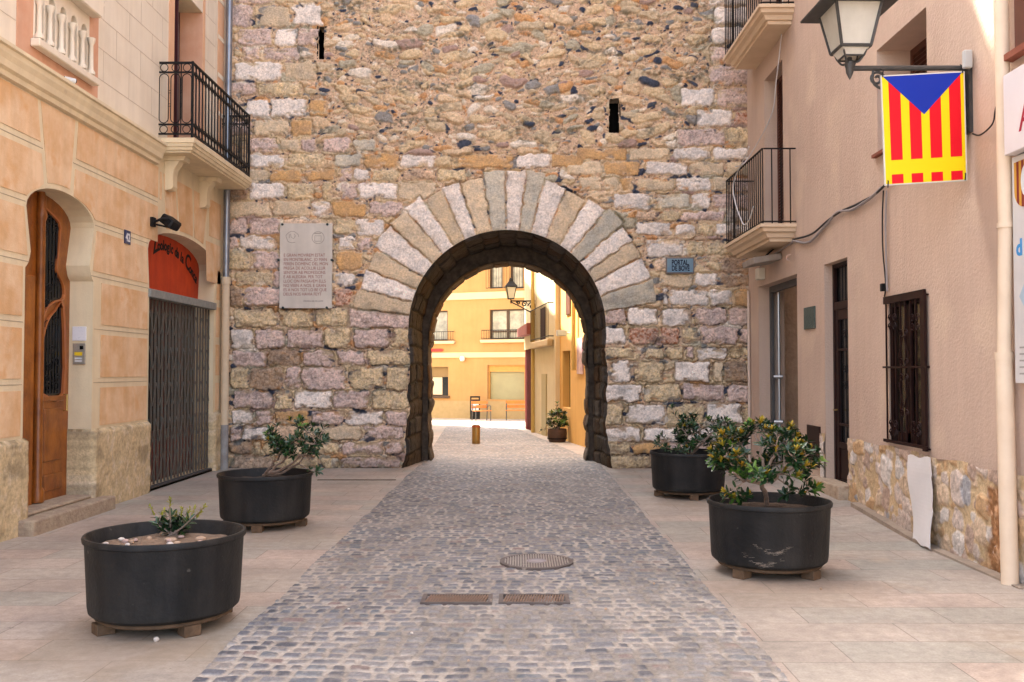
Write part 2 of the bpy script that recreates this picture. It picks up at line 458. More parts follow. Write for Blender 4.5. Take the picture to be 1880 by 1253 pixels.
# ------------------------------------------------------------------ stone gate tower
def toPX(X, Y, Z):
    v = [CMI[i][0]*X+CMI[i][1]*Y+CMI[i][2]*(Z-CAMZ) for i in range(3)]
    return 940+F*v[0]/(-v[2]), 626.5-F*v[1]/(-v[2])
A0X = atY(931, 603, YT).x; SPR = atY(931, 603, YT).z
RIN = 1.625
ROWS = [
 (838,862,[(424,500,'c'),(503,588,'o'),(590,612,'o'),(603,622,'g'),(624,737,'p')]),
 (811,837,[(420,463,'b'),(464,482,'o'),(484,505,'o'),(507,575,'t'),(578,624,'o'),(628,706,'p'),(708,738,'p')]),
 (782,810,[(422,443,'p'),(445,498,'w'),(500,560,'m'),(562,664,'t'),(668,740,'p')]),
 (754,781,[(424,466,'w'),(468,499,'p'),(502,568,'r'),(570,634,'p'),(636,704,'w'),(706,748,'p')]),
 (717,752,[(427,498,'p'),(504,537,'o'),(540,609,'w'),(612,678,'p'),(681,751,'o')]),
 (674,716,[(422,458,'o'),(460,522,'b'),(524,551,'p'),(553,635,'p'),(638,705,'o'),(708,752,'o')]),
 (643,673,[(427,490,'p'),(491,550,'b'),(553,613,'p'),(617,670,'p'),(673,754,'o')]),
 (603,641,[(422,463,'w'),(466,520,'p'),(524,592,'p'),(595,645,'o'),(648,714,'p'),(717,752,'o')]),
 (566,601,[(430,506,'o'),(510,575,'o'),(578,646,'o')]),
 (528,565,[(420,447,'b'),(450,516,'p'),(520,608,'c'),(612,645,'q')]),
 (498,527,[(431,498,'o'),(500,560,'p'),(562,610,'p'),(612,650,'w')]),
 (461,497,[(418,461,'o'),(463,514,'p'),(516,614,'c'),(617,665,'r')]),
 (434,460,[(418,437,'p'),(440,502,'w'),(505,560,'r'),(562,616,'o'),(620,651,'w'),(655,682,'p')]),
 (401,433,[(418,452,'p'),(455,514,'p'),(517,610,'c'),(613,650,'o'),(652,708,'w')]),
 (369,399,[(414,497,'t'),(500,571,'t'),(574,607,'w'),(610,676,'r'),(680,738,'p')]),
 (335,368,[(420,456,'b'),(458,520,'w'),(523,575,'o'),(590,612,'o'),(628,655,'p'),(658,730,'w'),(732,800,'t')]),
 (311,334,[(455,492,'t'),(495,553,'r'),(556,617,'r'),(625,648,'p'),(650,677,'w'),(682,738,'o'),(740,798,'m'),(800,856,'o')]),
 (283,309,[(458,522,'w'),(526,598,'o'),(612,665,'g'),(668,731,'r'),(733,801,'w'),(830,944,'r'),(948,1010,'w'),(1012,1072,'r')]),
 (253,281,[(454,508,'p'),(512,550,'t'),(552,582,'p'),(592,644,'p'),(648,690,'g')]),
 (220,251,[(420,462,'p'),(465,531,'t'),(535,576,'r')]),
 (180,217,[(420,447,'c'),(450,493,'w'),(495,562,'w'),(565,606,'r')]),
 (152,178,[(420,469,'p'),(473,556,'o')]),
 (114,150,[(430,520,'w'),(522,582,'t')]),
 (87,112,[(443,481,'p'),(484,551,'p')]),
 (53,86,[(436,500,'p'),(503,545,'w'),(547,585,'p')]),
 (10,51,[(420,462,'p'),(465,473,'o'),(475,533,'t'),(536,591,'w')]),
 (-30,8,[(430,500,'p'),(503,600,'t')]), (-75,-33,[(420,480,'w'),(483,560,'p'),(563,610,'o')]), (-120,-78,[(420,500,'p'),(503,590,'w')]),
 (-35,10,[(1297,1385,'w')]), (13,46,[(1310,1385,'w')]), (48,83,[(1308,1385,'w')]), (86,119,[(1303,1385,'p')]), (121,160,[(1300,1385,'p')]),
 (-85,-38,[(1310,1385,'p')]), (-130,-88,[(1300,1385,'w')]),
 (162,198,[(1250,1313,'w'),(1316,1385,'p')]),
 (200,233,[(1278,1345,'w'),(1347,1385,'q')]),
 (235,269,[(1242,1332,'p'),(1335,1385,'o')]),
 (271,295,[(1058,1155,'r'),(1158,1231,'t'),(1233,1305,'w'),(1307,1385,'w')]),
 (297,323,[(1037,1104,'t'),(1106,1176,'r'),(1184,1263,'w'),(1265,1332,'t'),(1334,1385,'t')]),
 (325,353,[(1062,1105,'t'),(1107,1137,'t'),(1139,1165,'r'),(1167,1239,'t'),(1242,1304,'w'),(1308,1340,'t'),(1342,1385,'p')]),
 (355,385,[(1128,1195,'w'),(1208,1267,'g'),(1269,1305,'w'),(1307,1385,'p')]),
 (387,407,[(1165,1210,'m'),(1215,1248,'o'),(1250,1330,'p'),(1332,1385,'w')]),
 (409,434,[(1167,1234,'w'),(1239,1275,'w'),(1277,1310,'o'),(1312,1385,'w')]),
 (440,472,[(1184,1255,'w'),(1260,1296,'o'),(1298,1385,'o')]),
 (474,502,[(1200,1272,'c'),(1320,1385,'b')]),
 (502,528,[(1210,1274,'t'),(1276,1318,'w'),(1320,1385,'b')]),
 (530,563,[(1214,1229,'w'),(1231,1301,'w'),(1303,1345,'w'),(1347,1385,'r')]),
 (565,598,[(1110,1150,'p'),(1152,1208,'w'),(1215,1273,'w'),(1276,1332,'p'),(1334,1385,'p')]),
 (600,634,[(1108,1148,'w'),(1155,1208,'q'),(1210,1249,'q'),(1252,1280,'o'),(1285,1358,'p'),(1361,1385,'p')]),
 (637,661,[(1108,1165,'o'),(1182,1220,'o'),(1222,1255,'o'),(1258,1276,'p'),(1280,1338,'w'),(1340,1361,'o'),(1363,1390,'o')]),
 (663,703,[(1121,1159,'w'),(1165,1218,'o'),(1237,1305,'w'),(1308,1329,'t'),(1331,1373,'b'),(1375,1392,'o')]),
 (705,739,[(1108,1179,'w'),(1183,1250,'o'),(1254,1333,'p'),(1337,1392,'p')]),
 (741,782,[(1108,1145,'o'),(1150,1223,'w'),(1225,1292,'o'),(1296,1363,'w'),(1365,1392,'o')]),
 (785,813,[(1108,1177,'w'),(1181,1248,'w'),(1250,1330,'w'),(1332,1392,'p')]),
 (814,836,[(1108,1160,'o'),(1162,1225,'r'),(1228,1300,'p'),(1302,1392,'p')]),
 (837,862,[(1112,1200,'o'),(1202,1290,'o'),(1292,1392,'p')]),
]
VOUS = [(0,7.5,'p'),(7.5,15,'t'),(15,23,'w'),(23,31,'t'),(31,41,'w'),(41,49,'t'),(49,57,'w'),(57,64.5,'t'),(64.5,72,'w'),(72,81,'t'),(81,89.5,'g'),
        (89.5,97,'w'),(97,104,'g'),(104,113,'w'),(113,122,'t'),(122,130,'w'),(130,138,'g'),(138,145,'w'),(145,152,'t'),(152,161,'w'),(161,170.5,'g')]
SLITS = [(586, 595, 50, 108), (1119, 1135, 183, 243)]
def jamb_w(z, side):
    """half width of the gate below the springing, with chipped stone ends"""
    k = 0 if side < 0 else 5
    n = (vn(z*4.1+k, z*0+3+k, 2)-.5)*.07+(vn(z*17+k, z*0+9, 3)-.5)*.02
    fl = np.where(z < .75, (.75-z)*.09, 0.)
    return RIN+n*np.clip((SPR-z)/.4, 0, 1)+fl

def tower_front(parent):
    st = .0128
    xs = np.arange(XL-.15, XR+.15, st); zs = np.arange(-.05, 8.55, st)
    X, Z = np.meshgrid(xs, zs)
    U, V = toPX(X, YT, Z)
    wx = (fbm(U/15, V/15, 1, 3)-.5)*12; wy = (fbm(U/15+50, V/15, 2, 3)-.5)*9
    wx2 = (fbm(U/5, V/5, 3, 2)-.5)*2.4; wy2 = (fbm(U/5+9, V/5, 4, 2)-.5)*2.4
    u = U+wx+wx2; v = V+wy+wy2
    D = np.full(U.shape, -50., np.float32); code = np.zeros(U.shape, np.int16); sid = np.zeros(U.shape, np.float32)
    keys = list(PAL); n = 0
    rr = random.Random(3)
    for (y0, y1, L) in ROWS:
        if abs(y1-y0) < 2: continue
        for (x0, x1, c) in L:
            n += 1
            a0 = x0+rr.uniform(-.5, 1.); a1 = x1-rr.uniform(-.5, 1.); b0 = y0+rr.uniform(-.5, 1.5); b1 = y1-rr.uniform(-.5, 1.5)
            cx, cy = (a0+a1)/2, (b0+b1)/2; hx, hy = (a1-a0)/2, (b1-b0)/2; rc = min(6, hx, hy)
            rows = (V[:, 0] > b0-25) & (V[:, 0] < b1+25)
            ri = np.where(rows)[0]
            if len(ri) == 0: continue
            s0, s1 = ri[0], ri[-1]+1
            cs = (U[s0, :] > a0-25) & (U[s0, :] < a1+25); ci = np.where(cs)[0]
            if len(ci) == 0: continue
            c0, c1 = ci[0], ci[-1]+1
            uu = u[s0:s1, c0:c1]; vv = v[s0:s1, c0:c1]
            qx = np.abs(uu-cx)-hx+rc; qy = np.abs(vv-cy)-hy+rc
            d = rc-(np.hypot(np.maximum(qx, 0), np.maximum(qy, 0))+np.minimum(np.maximum(qx, qy), 0))
            sub = D[s0:s1, c0:c1]; m = d > sub
            sub[m] = d[m]; code[s0:s1, c0:c1][m] = keys.index(c); sid[s0:s1, c0:c1][m] = rr.random()
    # voussoir ring
    du = u-931; dv = 603-v
    rad = np.hypot(U-931, 603-V); ang = np.degrees(np.arctan2(603-V, -(U-931)))
    angw = ang+(fbm(U/13, V/13, 5, 3)-.5)*1.6
    radw = rad+(fbm(U/22, V/22, 6, 3)-.5)*10
    inring = (rad < 300) & (ang > -1) & (ang < 171.5) & (603-V > -1)
    DR = np.full(U.shape, -50., np.float32); cr = np.zeros(U.shape, np.int16); sr = np.zeros(U.shape, np.float32)
    ring_out = np.zeros(U.shape, np.float32)
    for i, (a0, a1, c) in enumerate(VOUS):
        ro = 285+rr.uniform(-9, 8)
        if 80 < a0 < 100: ro = 292
        d = np.minimum(np.minimum(angw-a0, a1-angw)*np.pi/180*rad-.1, ro-radw)
        m = (ang > a0-1) & (ang < a1+1) & (603-V > -1)
        ring_out = np.where((ang >= a0) & (ang < a1) & (603-V > -1), ro, ring_out)
        m = m & (d > DR)
        DR[m] = d[m]; cr[m] = keys.index(c); sr[m] = rr.random()
    near_ring = (rad < ring_out+2) & (ang > 0) & (ang < 170.5)
    D[near_ring] = DR[near_ring]; code[near_ring] = cr[near_ring]; sid[near_ring] = sr[near_ring]
    # rubble everywhere outside dressed stones
    xr = X*100+(fbm(X*3, Z*3, 1, 3)-.5)*30; zr = Z*100+(fbm(X*3+8, Z*3, 2, 3)-.5)*18
    e1, i1, j1 = rubble_field(xr, zr, 34, 15, .74, 1, .5, 1.15, 2.7)
    e2, i2, j2 = rubble_field(xr*1.0+5, zr, 16, 8.5, .62, 4, .5, 1.1, 2.4)
    e3, i3, j3 = rubble_field(xr+2, zr+3, 6.5, 4.5, .55, 6, .5, 1.1, 2.2)
    rzone = sstep(-7, -2, -D-5)
    rzone = np.where(near_ring, 0, rzone)
    big = sstep(.0, .16, e1); med = sstep(0, .2, e2)*(1-big); sm = sstep(0, .3, e3)*(1-big)*(1-med)
    RT = [(3.6, (.66, .49, .30)), (3, (.68, .49, .31)), (2, (.56, .43, .28)), (1.5, (.46, .40, .29)), (1.0, (.60, .33, .15)), (.7, (.40, .27, .22)), (1.0, (.76, .65, .53)), (.35, (.06, .07, .10)), (.7, (.28, .26, .24))]
    RT2 = [(3.4, (.66, .48, .30)), (2, (.54, .42, .28)), (1.3, (.78, .65, .50)), (1.7, (.045, .055, .085)), (1.1, (.60, .31, .14)), (1.4, (.26, .25, .23))]
    hr = big*(.022+.036*j1)*sstep(0, .45, e1)**.6+med*.026*sstep(0, .5, e2)**.6+sm*.012-.018*sstep(-.5, -.05, e1)*(1-big)*(1-med)*sstep(.45, .6, fbm(U/22, V/16, 7, 3))
    mn = fbm(U/6, V/6, 2, 4); mn2 = fbm(U/60, V/45, 5, 4)
    mortar = np.array(PAL['m'])[None, None]*(.80+.40*mn)[..., None]
    mortar = mortar*(1-.12*sstep(.5, .75, mn2))[..., None]
    mort_h = (mn-.5)*.030+(fbm(U/2.4, V/2.4, 3, 2)-.5)*.014
    crz = pick(i1, RT)*(.78+.45*fbm(U/4, V/4, 1, 3))[..., None]
    cmz = pick(i2, RT2)*(.8+.4*fbm(U/3, V/3, 3, 2))[..., None]
    csz = pick(i3, RT2)*.95
    hole = sstep(.70, .75, fbm(U/3.1+70, V/2.2, 5, 2))
    mortar = mortar*(1-.6*hole)[..., None]; mort_h = mort_h-.012*hole
    rc_ = mortar*(1-big-med-sm)[..., None]+crz*big[..., None]+cmz*med[..., None]+csz*sm[..., None]
    # grey lichen bands in the rubble
    lich = sstep(.52, .70, fbm(U/50+3, V/16, 6, 5))*sstep(.35, .65, fbm(U/5, V/5, 4, 3))
    lich = lich*np.where(V < 300, 1.5, .35)
    rc_ = rc_*(1-.55*lich)[..., None]+np.array((.20, .175, .12))*(.55*lich)[..., None]
    # dressed stones
    pal = np.array([PAL[k] for k in keys], np.float32)
    sc_ = pal[code]
    grain = fbm(U/3.2, V/3.2, 1, 3); blot = fbm(U/14+sid*40, V/14, 4, 4)
    smooth_stone = np.isin(code, [keys.index(k) for k in 'tgr'])
    amp = np.where(smooth_stone, .30, 1.0)
    sc_ = sc_*(.90+.2*sid)[..., None]
    warm = (blot-.5)*2
    amp = np.where(code == keys.index('w'), .55, amp)
    sc_ = sc_*(1+amp*.42*(grain-.5)*2+.20*warm)[..., None]
    sc_ = sc_+np.array((.05, .0, -.05))*(warm*.7)[..., None]
    red = sstep(.55, .70, fbm(U/4.2+9, V/4.2, 5, 2))*(code == keys.index('q'))
    sc_ = sc_*(1-red)[..., None]+np.array((.36, .13, .06))*red[..., None]
    white = sstep(.50, .66, fbm(U/3.4+3, V/3.4, 7, 2))*np.isin(code, [keys.index(k) for k in 'pqbo'])*.5
    sc_ = sc_*(1-white*.5)[..., None]+np.array((.66, .55, .44))*(white*.5)[..., None]
    pit = sstep(.66, .74, fbm(U/2.6+31, V/2.6, 6, 2))*amp
    sc_ = sc_*(1-.35*pit)[..., None]
    grime = sstep(.52, .72, fbm(U/26+80, V/12, 3, 4))
    sc_ = sc_*(1-.30*grime*np.where(V > 520, 1., .6))[..., None]
    e = sstep(0.2, 2.6, D)
    prof = sstep(0, 7, D)**.6
    hs_ = e*(.010+prof*(.011+.015*sid)*np.where(near_ring, .55, 1)*np.where(smooth_stone, .6, 1)+(grain-.5)*.022*amp+(blot-.5)*.024*amp)-pit*.006
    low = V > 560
    gap = sstep(-3.5, 0, D)*(1-e)
    tight = sstep(.35, .6, fbm(U/35+4, V/35, 2, 3))
    jdark = 0
    base_h = np.where(rzone > .02, hr*rzone, 0)+mort_h
    smear = sstep(.54, .66, fbm(U/20+33, V/12, 6, 4))*(1-sstep(4, 12, D))*np.where(near_ring, .3, 1)
    e = e*(1-.85*smear)
    H = base_h*(1-e)+hs_*e-gap*(.012+.055*tight*np.where(low | near_ring, 1., .4))*(1-e)
    C = rc_*(1-e)[..., None]+sc_*e[..., None]
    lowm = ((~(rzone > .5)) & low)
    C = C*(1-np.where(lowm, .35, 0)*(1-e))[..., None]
    # darker towards the foot, with an uneven edge
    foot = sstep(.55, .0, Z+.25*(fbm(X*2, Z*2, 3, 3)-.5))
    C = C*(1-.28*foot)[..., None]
    # opening
    inside_arc = (Z >= SPR)
    dx = X-A0X
    rr_ = np.hypot(dx, Z-SPR)
    jw = np.where(dx < 0, jamb_w(Z, -1), jamb_w(Z, 1))
    inside = np.where(inside_arc, rr_ < RIN, np.abs(dx) < jw)
    dist = np.where(inside_arc, rr_-RIN, np.abs(dx)-jw)
    slit = np.zeros(X.shape, bool)
    for (a, b, c, d) in SLITS:
        slit |= (U+wx2*.6 > a) & (U+wx2*.6 < b) & (V > c) & (V < d)
    keepv = ~inside
    m = keepv[:-1, :-1] | keepv[:-1, 1:] | keepv[1:, 1:] | keepv[1:, :-1]
    sm_ = ~slit
    m &= sm_[:-1, :-1] & sm_[:-1, 1:] & sm_[1:, 1:] & sm_[1:, :-1]
    # snap inner vertices on to the edge of the opening
    f = np.where(inside_arc, RIN/np.maximum(rr_, 1e-4), 1)
    Xs = np.where(inside & inside_arc, A0X+dx*f, np.where(inside, A0X+np.sign(dx)*jw, X))
    Zs = np.where(inside & inside_arc, SPR+(Z-SPR)*f, Z)
    edge = sstep(0, .035, np.where(inside, 0, dist))
    H = H*edge
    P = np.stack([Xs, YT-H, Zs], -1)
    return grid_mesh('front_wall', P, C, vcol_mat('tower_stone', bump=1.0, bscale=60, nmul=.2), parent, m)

tower = thing('stone_gate_tower', (A0X, 16.5, 0), 'tall old rubble stone gate tower with round voussoir arch over the cobbled street', 'tower')
tower_front(tower)

def passage_strip(name, y0, y1, rfun, hw, spr, parent, k, shade_tone=.55, ny=None, amp=1.):
    """barrel of the gate from y0 to y1: (s along outline, y) relief of worn blocks, passage shade put into their colour"""
    ny = ny or int((y1-y0)/.02)
    L1 = spr+.1; Larc = math.pi*hw
    ss = np.arange(0, 2*L1+Larc, .022); yy = np.linspace(y0, y1, ny)
    Sg, Yg = np.meshgrid(ss, yy)
    t = (Yg-y0)/(y1-y0)
    row = np.floor(Sg/.30+(fbm(Sg*2, Yg*2, k, 2)-.5)*.25).astype(np.int64)
    d1 = Sg/.30+(fbm(Sg*2, Yg*2, k, 2)-.5)*.25-row; d1 = np.minimum(d1, 1-d1)*.30
    off = TAB[2, row & 255, (row*5+k) & 255]
    q = Yg/.55+off*3+(vn(Sg*6, Yg*6, k+1)-.5)*.12; qi = np.floor(q).astype(np.int64); d2 = np.minimum(q-qi, 1-(q-qi))*.55
    d = np.minimum(d1, d2); idv = TAB[5, (row*3+k) & 255, (qi*7+row) & 255]
    e = sstep(.004, .03, d)
    h = e*(.02+.05*idv)+(fbm(Sg*9, Yg*9, k+2, 4)-.5)*.05
    h = h*sstep(0, .06, Yg-y0)*amp
    col = pick(idv, [(2, (.30, .225, .17)), (1.5, (.36, .27, .18)), (1.4, (.33, .18, .09)), (1, (.24, .20, .16)), (1, (.38, .31, .26))])
    col = col*(.55+.9*fbm(Sg*8, Yg*8, k+3, 4))[..., None]*(.45+.55*e)[..., None]*shade_tone  # block colour darkened to stand in for the shade in the passage
    # outline
    a = (Sg-L1)/hw
    arc = (Sg >= L1) & (Sg <= L1+Larc)
    zL = Sg-.1; zR = 2*L1+Larc-Sg-.1
    hwv = hw
    wl = np.where(Sg < L1, rfun(zL, -1, t), 0); wr_ = np.where(Sg > L1+Larc, rfun(zR, 1, t), 0)
    ra = rfun(np.full_like(Sg, spr), 0, t)
    Xp = np.where(arc, A0X-(ra-h)*np.cos(a), np.where(Sg < L1, A0X-wl+h, A0X+wr_-h))
    Zp = np.where(arc, spr+(ra-h)*np.sin(a), np.where(Sg < L1, zL, zR))
    zg = np.where(Yg > YT, -.0228*(Yg-YT), 0)
    P = np.stack([Xp, Yg, Zp+np.where(arc, 0, 0)], -1)
    return grid_mesh(name, P, col, vcol_mat('tower_stone'), parent)
def rf1(z, side, t):
    if side == 0: return RIN-.05*t
    return jamb_w(z, side)*(1-t)+(RIN-.06)*t
passage_strip('passage_vault', YT, 16.95, rf1, RIN, SPR, tower, 1, shade_tone=.17, amp=.7)
R2 = 1.43; SPR2 = 2.14
def rf2(z, side, t):
    if side == 0: return np.full_like(t, R2)
    return R2+(vn(z*5+side, z*0+2, 4)-.5)*.07
passage_strip('rear_arch', 16.90, 17.62, rf2, R2, SPR2, tower, 3, shade_tone=.30, amp=.45)
# step between the two vaults: a thick slab of masonry with an arched opening
def arch_loop(hw, spr, z0, n=40):
    L = [(A0X-hw, z0)]
    for i in range(n+1):
        a = math.pi*i/n; L.append((A0X-hw*math.cos(a), spr+hw*math.sin(a)))
    L.append((A0X+hw, z0)); return L
outer = [(A0X-1.75, -.3)]+[(A0X-1.75, 4.1), (A0X+1.75, 4.1), (A0X+1.75, -.3)]
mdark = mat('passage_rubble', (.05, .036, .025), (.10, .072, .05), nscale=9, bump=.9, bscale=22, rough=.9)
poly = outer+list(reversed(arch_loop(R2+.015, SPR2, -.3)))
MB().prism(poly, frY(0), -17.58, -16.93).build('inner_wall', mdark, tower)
# masonry body of the tower around the gate, and its unseen top, shaped to shade the street
mb = MB()
mb.box(-5.85, A0X-1.72, YT+.36, 17.6, -.3, 8.5); mb.box(A0X+1.72, XR+1.5, YT+.36, 17.6, -.3, 8.5)
mb.box(A0X-1.72, A0X+1.72, YT+.36, 17.6, 4.05, 8.5)
mb.prism([(A0X-1.72, SPR), (A0X-1.72, 4.05), (A0X+1.72, 4.05), (A0X+1.72, SPR)]+list(reversed(arch_loop(RIN+.03, SPR, SPR)))[1:-1], frY(0), -16.95, -(YT+.05))
mb.build('wall_core', mat('tower_plain', (.42, .31, .22), (.52, .39, .28), nscale=6, bump=.8, bscale=20), tower)
mb = MB()
_a, _b, _c = atX(1825, 78, XR), atX(1790, 0, XR), atX(1827, 40, XR)
HTW = sum(p.z+(YT-p.y)*S_SUN.z/S_SUN.y for p in (_a, _b))/2
XTW = _c.x+(YT-_c.y)*S_SUN.x/S_SUN.y
mb.box(XTW, XR+1.5, YT+.02, 17.6, 8.5, HTW); mb.box(-6.1, XTW-.2, YT+.02, 17.6, 8.5, HTW-.5); mb.box(-6.1, XTW-.16, YT+.02, YT+.22, HTW-.499, 24.5)  # last box: thin unseen gable added to shade the right-hand fronts
mb.build('unseen_upper_wall', MATS['tower_plain'], tower)
ms = mat('slit_dark', (.006, .005, .004), spec=.05)
for (a, b, c, d) in SLITS:
    p0 = atY(a-2, d+2, YT); p1 = atY(b+2, c-2, YT)
    # recess lining: open-fronted box
    k = MB()
    k.box(p0.x, p1.x, YT+.30, YT+.32, p0.z, p1.z)
    k.box(p0.x-.02, p0.x, YT+.004, YT+.32, p0.z, p1.z); k.box(p1.x, p1.x+.02, YT+.004, YT+.32, p0.z, p1.z)
    k.build('arrow_slit', ms, tower)
# ------------------------------------------------------------------ left house (rendered facade with scored panels)
M_CREAM = mat('cream_render', (.80, .66, .44), (.72, .58, .38), nscale=2.2, bump=.12, bscale=60, streak=.10, rough=.85, spots=(.52, .40, .28), spot_scale=5, spot_lo=.70)
M_PALE = mat('pale_render', (.82, .71, .56), (.77, .65, .50), nscale=2, bump=.10, bscale=60, streak=.08, rough=.85)
M_ORANGE = mat('orange_panel', (.70, .415, .205), (.84, .60, .38), nscale=2.6, bump=.14, bscale=60, streak=.10, rough=.85, spots=(.70, .39, .18), spot_scale=4, spot_lo=.60)
M_TERRA = mat('terracotta_render', (.64, .33, .20), (.70, .40, .26), nscale=3, bump=.12, bscale=50, streak=.1, rough=.85)
M_PLINTH = mat('yellow_stone', (.60, .47, .28), (.47, .35, .20), nscale=14, bump=.9, bscale=34, rough=.9, spots=(.66, .56, .42), spot_scale=26, spot_lo=.56, streak=.15)
M_WOOD = mat('varnished_wood', (.39, .125, .017), (.23, .062, .008), nscale=5, bump=.15, bscale=30, rough=.38, spec=.5, streak=.35)
M_IRON = mat('black_iron', (.006, .006, .007), (.011, .010, .010), nscale=20, rough=.55, spec=.22)
M_GLASSD = mat('dark_glass', (.004, .0045, .005), rough=.15, spec=.35)
M_JOINT = mat('joint_line', (.42, .33, .23))
M_ZINC = mat('zinc_pipe', (.20, .22, .26), (.28, .30, .33), nscale=4, rough=.35, metal=.7)

frL = frX(XL, 1)
def L(px, py, X=XL):
    p = atX(px, py, X); return (p.y, p.z)
def curve_pts(pts, n=6):
    """Catmull-Rom through 2d points"""
    out = []
    P = [pts[0]]+list(pts)+[pts[-1]]
    for i in range(1, len(P)-2):
        for k in range(n):
            t = k/n
            a, b, c, d = P[i-1], P[i], P[i+1], P[i+2]
            out.append(tuple(.5*((2*b[j])+(-a[j]+c[j])*t+(2*a[j]-5*b[j]+4*c[j]-d[j])*t*t+(-a[j]+3*b[j]-3*c[j]+d[j])*t**3) for j in range(len(b))))
    out.append(tuple(pts[-1])); return out

house = thing('corner_house', (XL, 8, 0), 'cream and orange rendered house with horseshoe-arched wooden door and iron balcony', 'house')
Y0L, Y1L, ZTL = 2.0, 15.35, 16.1
# doorway outline on the facade (Y,z)
dj0 = L(43, 700)[0]; dj1 = L(169, 700)[0]
dz = L(170, 512)[1]; dzs = L(168, 418)[1]; dtop = L(88, 341)[1]
dlz = L(43, 478)[1]
sh = .10
cxd = (dj0+dj1)/2
door_open = [(dj0, .02), (dj1, .02), (dj1, dz-.03)]
door_open += curve_pts([(dj1, dz-.03), (dj1-sh*.6, dz+.03), (dj1-sh, dz+.14)], 4)[1:]
hw_d = (dj1-dj0)/2
door_open += [(dj1+.0, dzs)]
na = 14
for i in range(1, na):
    a = math.pi*i/na
    door_open.append((cxd+hw_d*math.cos(a)*1.0, dzs+(dtop-dzs)*math.sin(a)))
door_open += [(dj0, dzs), (dj0+sh, dz+.14)]+curve_pts([(dj0+sh, dz+.14), (dj0+sh*.6, dz+.03), (dj0, dz-.03)], 4)[1:]
# shop opening
sj0 = L(272, 700)[0]; sj1 = L(392, 620)[0]
sz = L(273, 533)[1]; szs = L(273, 455)[1]; stop_ = L(322, 428)[1]
cxs = (sj0+sj1)/2; hws = (sj1-sj0)/2
shop_open = [(sj0, .03), (sj1, .03), (sj1, sz)]
shop_open += [(sj1+.06, szs-.02)]
for i in range(1, 14):
    a = math.pi*i/14
    shop_open.append((cxs+(hws+.06)*math.cos(a), szs+(stop_-szs)*math.sin(a)))
shop_open += [(sj0-.06, szs-.02), (sj0, sz)]
# balcony door, blind arcade window
bz0 = 4.74; bj0 = L(317, 120)[0]; bj1 = L(370, 120)[0]
balc_open = [(bj0, bz0), (bj1, bz0), (bj1, 7.1), (bj0, 7.1)]
aw0 = L(57, 75); aw1 = L(157, 142)
wy0, wy1 = aw0[0], aw1[0]+.02; wz0 = aw0[1]-.02; wz1 = wz0+.80
wall = MB()
wall.prism([(Y0L, -.3), (Y1L, -.3), (Y1L, 9.0), (Y0L, 9.0)], frL, -.40, 0, [list(reversed(door_open)), list(reversed(shop_open)), balc_open[::-1], [(wy0, wz0), (wy0, wz1), (wy1, wz1), (wy1, wz0)]])
wall.build('wall', M_CREAM, house)
MB().box(XL-6, XL-.42, Y0L, Y1L, 9.001, ZTL).box(XL-6, XL-.9, Y0L, Y1L-.01, -.3, 9.0).box(XL-.42, XL, Y0L, Y1L, 9.003, ZTL).build('unseen_upper_wall', M_PALE, house)
pale = MB().prism([(Y0L, 4.64), (Y1L, 4.64), (Y1L, 9.0), (Y0L, 9.0)], frL, .001, .012, [balc_open[::-1], [(wy0, wz0), (wy0, wz1), (wy1, wz1), (wy1, wz0)]])
pale.build('upper_render', M_PALE, house)
# upper window rows high on the facade (above the frame)
for yy in (3.5, 6.5, 9.6, 13.4):
    for zz in (8.2, 11.6):
        f = MB().box(XL-.02, XL+.03, yy-.5, yy+.5, zz, zz+1.7).build('window', M_PALE, house)
        MB().box(XL+.031, XL+.04, yy-.42, yy+.42, zz+.08, zz+1.62).build('pane', M_GLASSD, f)
# cornice: moulded profile swept along Y
prof = [(0.0, 4.36), (.045, 4.37), (.05, 4.42), (.085, 4.44), (.10, 4.50), (.125, 4.55), (.13, 4.60), (.155, 4.61), (.155, 4.645), (.0, 4.67)]
ycor1 = L(287, 270)[0]
def sweep_y(prof, y0, y1, X, s=1):
    mb = MB(); n = len(prof)
    vs_ = [(X+s*a, y0, z) for a, z in prof]+[(X+s*a, y1, z) for a, z in prof]
    fs = [(i, (i+1) % n, (i+1) % n+n, i+n) for i in range(n)]+[tuple(range(n)), tuple(range(2*n-1, n-1, -1))]
    return mb.add(vs_, fs)
sweep_y(prof, Y0L, ycor1, XL).build('cornice', M_CREAM, house)
# scored panels ------------------------------------------------
g_ = .06
bands = [1.46, 2.075, 2.68, 3.27, 3.87, 4.42]
zpl = .92
def panel(poly, m=M_ORANGE):
    MB().prism(poly, frL, .0015, .007).build('panel', m, house)
def rect(y0, y1, z0, z1): return [(y0, z0), (y1, z0), (y1, z1), (y0, z1)]
def lens(z):  # half width of door arch at height z
    if z <= dz: return hw_d
    if z < dzs: return hw_d-sh*(1-(z-dz)/(dzs-dz))
    return hw_d*math.sqrt(max(0, 1-((z-dzs)/(dtop-dzs))**2))
def shalf(z):
    if z <= sz: return hws
    if z < szs: return hws+.06*(z-sz)/(szs-sz)
    return (hws+.06)*math.sqrt(max(0, 1-((z-szs)/(stop_-szs))**2))
def side_poly(yc, half, sgn, yfar, z0, z1, gap=.055, n=7):
    """panel whose edge towards an arched opening follows it"""
    e = [(yc+sgn*(half(z0+(z1-z0)*i/n)+gap), z0+(z1-z0)*i/n) for i in range(n+1)]
    return e+[(yfar, z1), (yfar, z0)]
zr = [zpl+.04]+bands
